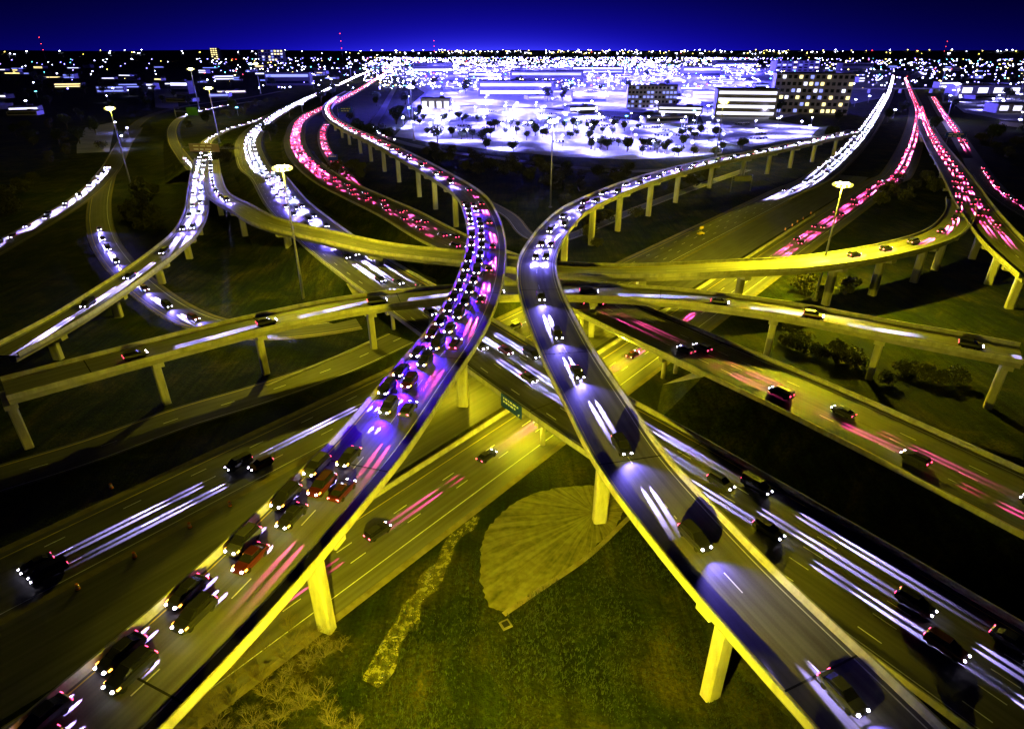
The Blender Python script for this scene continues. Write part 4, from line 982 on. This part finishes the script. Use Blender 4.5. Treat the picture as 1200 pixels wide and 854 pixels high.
# ------------------------------------------------------------------ vehicles
CARS = {}
def loft(mb, st, mi=0):
    """st: x, half width low, half width high, z low, z high"""
    k = len(mb.v)
    for x, w0, w1, z0, z1 in st:
        zm = z0+(z1-z0)*.55
        mb.v += [(x, -w0*.94, z0), (x, w0*.94, z0), (x, w0, zm), (x, w1*.93, z1), (x, -w1*.93, z1), (x, -w0, zm)]
    for i in range(len(st)-1):
        for j in range(6):
            a = k+i*6+j; b = k+i*6+(j+1) % 6; mb.f.append((a, b, b+6, a+6)); mb.mi.append(mi)
    mb.f.append(tuple(k+j for j in reversed(range(6)))); mb.f.append(tuple(k+(len(st)-1)*6+j for j in range(6))); mb.mi += [mi, mi]
SHAPES = {  # length, body stations, cabin stations, headlamp x/z, tail x/z, wheel x
    'sedan': dict(body=[(-2.3, .72, .7, .45, .82), (-2.1, .88, .82, .28, .98), (-1.3, .91, .86, .22, 1.0), (.9, .91, .86, .22, .98), (1.9, .88, .8, .24, .84), (2.3, .72, .66, .34, .66)],
                  cab=[(-1.75, .76, .62, .97, 1.0), (-1.0, .8, .62, .98, 1.42), (.15, .8, .62, .98, 1.44), (1.05, .78, .66, .96, 1.0)], hx=2.18, hz=.66, tx=-2.22, tz=.78, wh=(-1.35, 1.4), wr=.33),
    'suv': dict(body=[(-2.35, .82, .8, .45, 1.05), (-2.2, .95, .92, .32, 1.12), (-1.3, .97, .93, .26, 1.14), (.9, .97, .93, .26, 1.12), (1.9, .95, .88, .3, 1.02), (2.35, .8, .74, .4, .8)],
                cab=[(-2.15, .88, .74, 1.1, 1.3), (-1.9, .9, .74, 1.11, 1.72), (.2, .9, .74, 1.11, 1.76), (1.15, .88, .76, 1.1, 1.14)], hx=2.22, hz=.82, tx=-2.3, tz=.98, wh=(-1.4, 1.45), wr=.38),
    'van': dict(body=[(-2.6, .9, .86, .4, 1.15), (-2.5, .98, .95, .3, 1.2), (-1.3, .99, .96, .28, 1.2), (1.2, .99, .95, .28, 1.18), (2.1, .96, .88, .3, 1.05), (2.5, .84, .76, .4, .8)],
                cab=[(-2.52, .93, .86, 1.18, 1.95), (-2.3, .95, .86, 1.18, 2.02), (.7, .95, .84, 1.18, 2.02), (1.75, .9, .78, 1.12, 1.2)], hx=2.38, hz=.82, tx=-2.55, tz=1.1, wh=(-1.5, 1.55), wr=.36)}
def beam(name, col, e, deg, soft=.05, blend=.6):
    ld = bpy.data.lights.new(name, 'SPOT'); ld.energy = e; ld.color = col; ld.spot_size = math.radians(deg); ld.spot_blend = blend; ld.shadow_soft_size = soft; return ld
HEAD = beam('headlight_beam', (.43, .36, 1), 330e3, 5.6)  # headlight cones narrowed to lay trail-like streaks on the pavement
BEND = beam('headlight_beam', (.42, .35, 1), 1.3e6, 4.3, .04, .7)
TBEND = beam('taillight_streak', (1, .07, .30), 3.4e5, 4.3, .04, .7)  # red cones added behind the cars to draw trail-like streaks
HFAR = beam('headlight_beam', (.42, .38, 1), 6.0e6, 4.4, .3, .7)
TFAR = beam('taillight_streak', (1, .08, .32), 1.5e6, 4.4, .3, .7)
LONG = beam('headlight_beam', (.45, .39, 1), 6.5e6, 2.7, .04, .8)
LTAIL = beam('taillight_streak', (1, .06, .30), 1.7e6, 2.7, .04, .8)
JAMB = beam('headlight_beam', (.42, .30, 1), 60e3, 9.0)
FLOOD = beam('violet_wash', (.06, .004, 1), 14000, 120, .1, 1.0)  # extra fill lamp added between the headlights to wash the deck violet
FLOODW = beam('violet_wash', (.20, .15, 1), 6500, 110, .1, .9)
FLOODFAR = beam('violet_wash', (.34, .28, 1), 14000, 70, .1, .9)
TAIL = beam('taillight_streak', (1, .03, .20), 90e3, 4.0)
def add_light(ld, par, loc, dx, pitch):
    o = bpy.data.objects.new(ld.name, ld); COL.objects.link(o); o.parent = par; o.location = loc
    d = Vector((dx*math.cos(math.radians(pitch)), 0, -math.sin(math.radians(pitch)))); o.rotation_euler = d.to_track_quat('-Z', 'Y').to_euler()
def car_proto(shape, paint, mode):
    """mode: head = lamps lit seen from the front, tail = seen from behind, spread = head plus an added wide violet wash"""
    q = SHAPES[shape]; root = empty({'sedan': 'car', 'suv': 'car', 'van': 'van'}[shape])
    mb = MB(); loft(mb, q['body']); mb.build('body', paint, root, smooth=False)
    mb = MB(); loft(mb, q['cab']); c = mb.build('window', 'car_glass', root)
    zr = max(s[4] for s in q['cab']); xs = [s[0] for s in q['cab'] if s[4] > zr-.1]
    mb = MB(); mb.box(((xs[0]+xs[-1])/2, 0, zr+.012), (xs[-1]-xs[0]+.15, 1.2, .05)); mb.build('roof', paint, root)
    for x in q['wh']:
        for s in (-1, 1):
            mb = MB(); mb.tube((x, s*.7, q['wr']), (x, s*.93, q['wr']), q['wr'], q['wr'], 12); mb.build('wheel', 'black_rubber', root)
    for s in (-1, 1):
        mb = MB(); mb.ball((q['hx'], s*.6, q['hz']), .19, 8, 6, 0, .62); mb.build('headlight', 'headlamp', root, smooth=True)
        mb = MB(); mb.box((q['tx']-.03, s*.66, q['tz']), (.06, .36, .22)); mb.build('taillight', 'taillamp', root)
        if mode in ('spread', 'dipped'):
            mb = MB(); mb.box((q['hx']-.42, s*.9, q['hz']+.02), (.34, .1, .14)); mb.build('side_marker', 'amberlamp', root)
        if mode == 'long': add_light(LONG, root, (q['hx']+.3, s*.6, .68), 1, 2.5)
        if mode == 'long': add_light(HEAD, root, (q['hx']+.3, s*.6, .66), 1, 5.4)
        if mode == 'ltail': add_light(LTAIL, root, (q['tx']-.2, s*.66, .70), -1, 2.6)
        if mode == 'ltail': add_light(TAIL, root, (q['tx']-.2, s*.66, .70), -1, 6.2)
        if mode == 'headw': add_light(BEND, root, (q['hx']+.3, s*.6, .66), 1, 3.9)
        if mode in ('head', 'spread', 'dipped'): add_light(JAMB if mode in ('spread', 'dipped') else HEAD, root, (q['hx']+.3, s*.6, q['hz']), 1, 14.5 if mode in ('spread', 'dipped') else 5.4)
        if mode == 'tailw': add_light(TBEND, root, (q['tx']-.2, s*.66, .68), -1, 3.9)
        if mode == 'tail': add_light(TAIL, root, (q['tx']-.2, s*.66, q['tz']), -1, 6.2)
    if mode == 'spread': add_light(FLOOD, root, (q['hx']+.3, 0, q['hz']+.25), 1, 9)
    if mode == 'headw': add_light(FLOODW, root, (q['hx']+.3, 0, q['hz']+.3), 1, 7)
    index_kids(root); return root
def simple_car(mb, p, d, shape, s=1.0, lamps=1.0, mi=0):
    """whole car with its lamps as one small mesh in world axes"""
    n = Vector((-d.y, d.x, 0)); q = SHAPES[shape]; k = len(mb.v); tmp = MB()
    loft(tmp, q['body'], mi); loft(tmp, q['cab'], 1)
    for sd in (-1, 1):
        tmp.ball((q['hx'], sd*.6, q['hz']+.05), .24*lamps, 6, 4, 2, .85); tmp.ball((q['tx'], sd*.62, q['tz']+.05), .22*lamps, 6, 4, 3, .85)
    mb.v += [(p.x+d.x*v[0]+n.x*v[1], p.y+d.y*v[0]+n.y*v[1], p.z+v[2]) for v in tmp.v]
    mb.f += [tuple(i+k for i in f) for f in tmp.f]; mb.mi += tmp.mi
FLOWS = []   # road, first, last distance along, lane offsets, direction, spacing, light mode, label, group
def flow(key, p0, p1, lanes, dirn, gap, mode, label, group, skip=0.0, jit=.25):
    rd = RD[key]; a = rd.near(*p0); b = rd.near(*p1)
    if a > b: a, b = b, a
    for li, off in enumerate(lanes):
        s = a+gap*((li*.41+len(FLOWS)*.618) % 1)
        while s < b:
            if RND.random() > skip:
                p, n = rd.at(s, off+RND.uniform(-.15, .15), .045); t = Vector((n.y, -n.x, 0))*dirn
                FLOWS.append((p.length, p, t, mode, label, group))
            s += gap*(1+RND.uniform(-jit, jit))
E_ = lambda k, i: (R[k][i][0], R[k][i][1])
flow('jam', (-50, 5), (-22, 76), (4.35, 1.45), -1, 7.6, 'dipped', 'car with headlights on, nearest the camera in the traffic jam on the purple flyover', 'cars jammed on the near end of the purple flyover', .04, .15)
flow('jam', (-21, 80), (-14, 244), (4.35, 1.45), -1, 8.0, 'spread', 'car with headlights on in the traffic jam on the purple flyover', 'cars jammed on the purple flyover', .06, .15)
flow('jam', (-26, 60), (-300, 1150), (-1.9,), 1, 26, 'tailw', 'car with red taillights in the free lane of the purple flyover', 'cars driving up the purple flyover')
flow('jam', (-22, 275), (-300, 1150), (1.3,), -1, 26, 'headw', 'car with headlights coming down the far end of the purple flyover', 'cars coming down the purple flyover')
flow('white', (46, 2), (15, 83), (.2,), -1, 21, 'headw', 'car with white headlights on the lower end of the white lit flyover', 'cars on the white lit flyover')
flow('white', (13, 95), (7, 150), (.5,), -1, 20, 'headw', 'car with white headlights on the lower end of the white lit flyover', 'cars on the white lit flyover')
flow('white', (7, 150), (270, 515), (.7, -2.3), -1, 21, 'headw', 'car with white headlights on the far curve of the white lit flyover', 'cars on the far curve of the white flyover')
flow('b1', (-60, 235), (98, -15), (6.2, 2.3), 1, 30, 'long', 'car with headlights on the wide freeway crossing under the flyovers', 'cars on the wide headlight freeway')
flow('b1', (-60, 235), (98, -15), (-1.4,), 1, 27, 'long', 'car with headlights on the wide freeway crossing under the flyovers', 'cars on the wide headlight freeway')
flow('b1', (-540, 2600), (-60, 235), (5, 1.5, -2), 1, 25, 'headw', 'car with headlights rounding the freeway bend at upper left', 'cars on the freeway bend')
flow('b2', (100, 48), (10, 187), (.5, -3.4), -1, 32, 'ltail', 'car with red taillights on the yellow lit freeway at right', 'cars on the yellow lit freeway')
flow('b2', (10, 187), (-560, 2700), (4, .8, -2.5), -1, 26, 'tailw', 'car with red taillights streaming away up the bend at upper left', 'cars leaving on the freeway bend')
flow('b2r', (-105, 405), (-205, 730), (-1, 2), -1, 24, 'tailw', 'car with red taillights on the slip road under the purple flyover', 'cars on the red slip road')
flow('a1', (-110, 28), (-28, 130), (-.3,), -1, 30, 'long', 'car with headlights on the bottom freeway at lower left', 'cars on the bottom freeway at lower left')
flow('a1', (-95, 47), (-35, 121), (-3.9,), -1, 30, 'long', 'car with headlights on the bottom freeway at lower left', 'cars on the bottom freeway at lower left')
flow('a1', (0, 164), (24, 196), (-.3,), -1, 30, 'long', 'car with headlights passing below the flyover crossing', 'cars below the crossing')
flow('a1', (157, 356), (1250, 2220), (-1.5, 2), -1, 30, 'long', 'car with headlights arriving on the freeway at upper right', 'cars arriving at upper right')
flow('a1', (205, 420), (700, 1250), (6.5,), -1, 30, 'long', 'car with headlights arriving on the freeway at upper right', 'cars arriving at upper right')
flow('a2', (-60, 35), (80, 205), (0,), 1, 30, 'ltail', 'car with red taillights on the bottom freeway under the bridges', 'cars on the bottom freeway leaving')
flow('a2', (104, 237), (1150, 1975), (1, -2.6), 1, 30, 'ltail', 'car with red taillights driving away on the freeway at upper right', 'cars leaving at upper right')
flow('purple', (-118, 90), (112, 118), (-1.6,), 1, 30, 'long', 'car with headlights on the violet flyover across the middle', 'cars on the violet flyover')
flow('yellow', (-250, 535), (-128, 280), (-.2,), 1, 15, 'headw', 'car with headlights at the left start of the yellow flyover', 'cars on the yellow flyover')
flow('yellow', (95, 181), (225, 318), (.6,), 1, 19, 'tailw', 'car with red taillights on the right part of the yellow flyover', 'cars leaving on the yellow flyover')
flow('r11', (175, 222), (590, 955), (2.2, -1.2), -1, 28, 'ltail', 'car with red taillights on the right hand flyover', 'cars on the right hand flyover')
flow('r12', (390, 560), (740, 1170), (-1, 2.4), -1, 26, 'tailw', 'car with red taillights on the outermost road at right', 'cars on the outermost right road')
flow('r12', (265, 320), (325, 440), (2,), -1, 19, 'tailw', 'car with red taillights on the outermost road at right', 'cars on the outermost right road')
flow('r5', (-256, 540), (-125, 225), (1.6, -1.9), 1, 24, 'headw', 'car with headlights at the upper end of the lower left flyover', 'cars on the lower left flyover')
flow('r5', (-125, 225), (-121, 130), (.4,), 1, 30, 'long', 'car with headlights near the left edge on the lower left flyover', 'cars on the lower left flyover')
flow('onr5', (-300, 790), (-262, 545), (0,), 1, 24, 'headw', 'car with headlights on the short slip road feeding the lower left flyover', 'cars on the feeding slip road')
flow('loopr5', (-424, 1000), (-409, 822), (0,), 1, 24, 'headw', 'car with headlights on the curved slip road at upper left', 'cars on the curved slip road')
flow('loopr5', (-235, 458), (-215, 420), (0,), 1, 15, 'headw', 'car with headlights joining the lower left flyover below the gantry', 'cars joining below the gantry')
flow('loop', (-190, 280), (-80, 164), (-.5,), 1, 19, 'headw', 'car with headlights on the loop road beneath the lower left flyover', 'cars on the loop road')
flow('lw', (-292, 465), (-206, 210), (-1, -3.4), 1, 30, 'long', 'car with headlights on the left slip road beside the guardrail', 'cars on the left slip road')
flow('fr2', (-152, 716), (-100, 575), (0,), 1, 18, 'tailw', 'car with red taillights turning on the frontage road by the car park', 'cars on the frontage road')
FLOWS.sort(key=lambda f: f[0])
NPART = 0
rc = random.Random(4)
far = MB()
for i, (d, p, t, mode, label, group) in enumerate(FLOWS):
    ang = math.atan2(t.y, t.x); shape = rc.choice(('sedan', 'sedan', 'suv', 'suv', 'van')); paint = rc.choice(('car_dark', 'car_dark', 'car_dark', 'car_grey', 'car_red'))
    if i < 300:
        key = (shape, paint, mode)
        if key not in CARS: CARS[key] = car_proto(*key); o = CARS[key]
        else: o = copy_tree(CARS[key])
        o.location = p; o.rotation_euler = (0, 0, ang); tag(o, label, 'car' if shape != 'van' else 'van', group)
    else:
        simple_car(far, p, t, shape, 1.0, .8+d/1500)
        if d < 1150:
            hd = not mode.endswith('tail') and not mode.startswith('tail'); k = 1 if hd else -1
            lo = bpy.data.objects.new('headlight_beam' if hd else 'taillight_streak', HFAR if hd else TFAR); COL.objects.link(lo)
            lo.location = p+t*2.7*k+Vector((0, 0, .75)); lo.rotation_euler = (t*k-Vector((0, 0, .052))).to_track_quat('-Z', 'Y').to_euler()
if far.f: tag(far.build('distant_traffic', ['car_dark', 'car_glass', 'headlamp', 'taillamp']), 'stream of distant cars with lit lamps on the far roads', 'traffic', kind='stuff')
print('FLOWS', len(FLOWS), 'individual reach', FLOWS[min(299, len(FLOWS)-1)][0])
# parked cars, one small mesh each, sharing a few shapes
def parked():
    g = random.Random(31); protos = []
    for sh in ('sedan', 'suv', 'van'):
        for pt in ('car_dark', 'car_white', 'car_grey'):
            mb = MB(); q = SHAPES[sh]; loft(mb, q['body'], 0); loft(mb, q['cab'], 1)
            for x in q['wh']:
                for s in (-1, 1): mb.tube((x, s*.7, q['wr']), (x, s*.93, q['wr']), q['wr'], q['wr'], 8, 2)
            protos.append(mb.mesh('parked_car', [pt, 'car_glass', 'black_rubber']))
    n = 0
    for row in range(24):
        x0, y0 = g.uniform(-90, 280), g.uniform(505, 880)
        for k in range(g.randint(3, 9)):
            x, y = x0+k*2.9, y0+k*.2
            if not inlots(x, y) or n >= 110: continue
            o = bpy.data.objects.new('parked_car', g.choice(protos)); COL.objects.link(o); o.location = (x, y, .035); o.rotation_euler = (0, 0, 1.5+g.uniform(-.05, .05)+(math.pi if g.random() < .5 else 0))
            tag(o, 'unlit parked car in a row on the white glaring car park', 'car', 'cars parked in the big car park'); n += 1
parked()
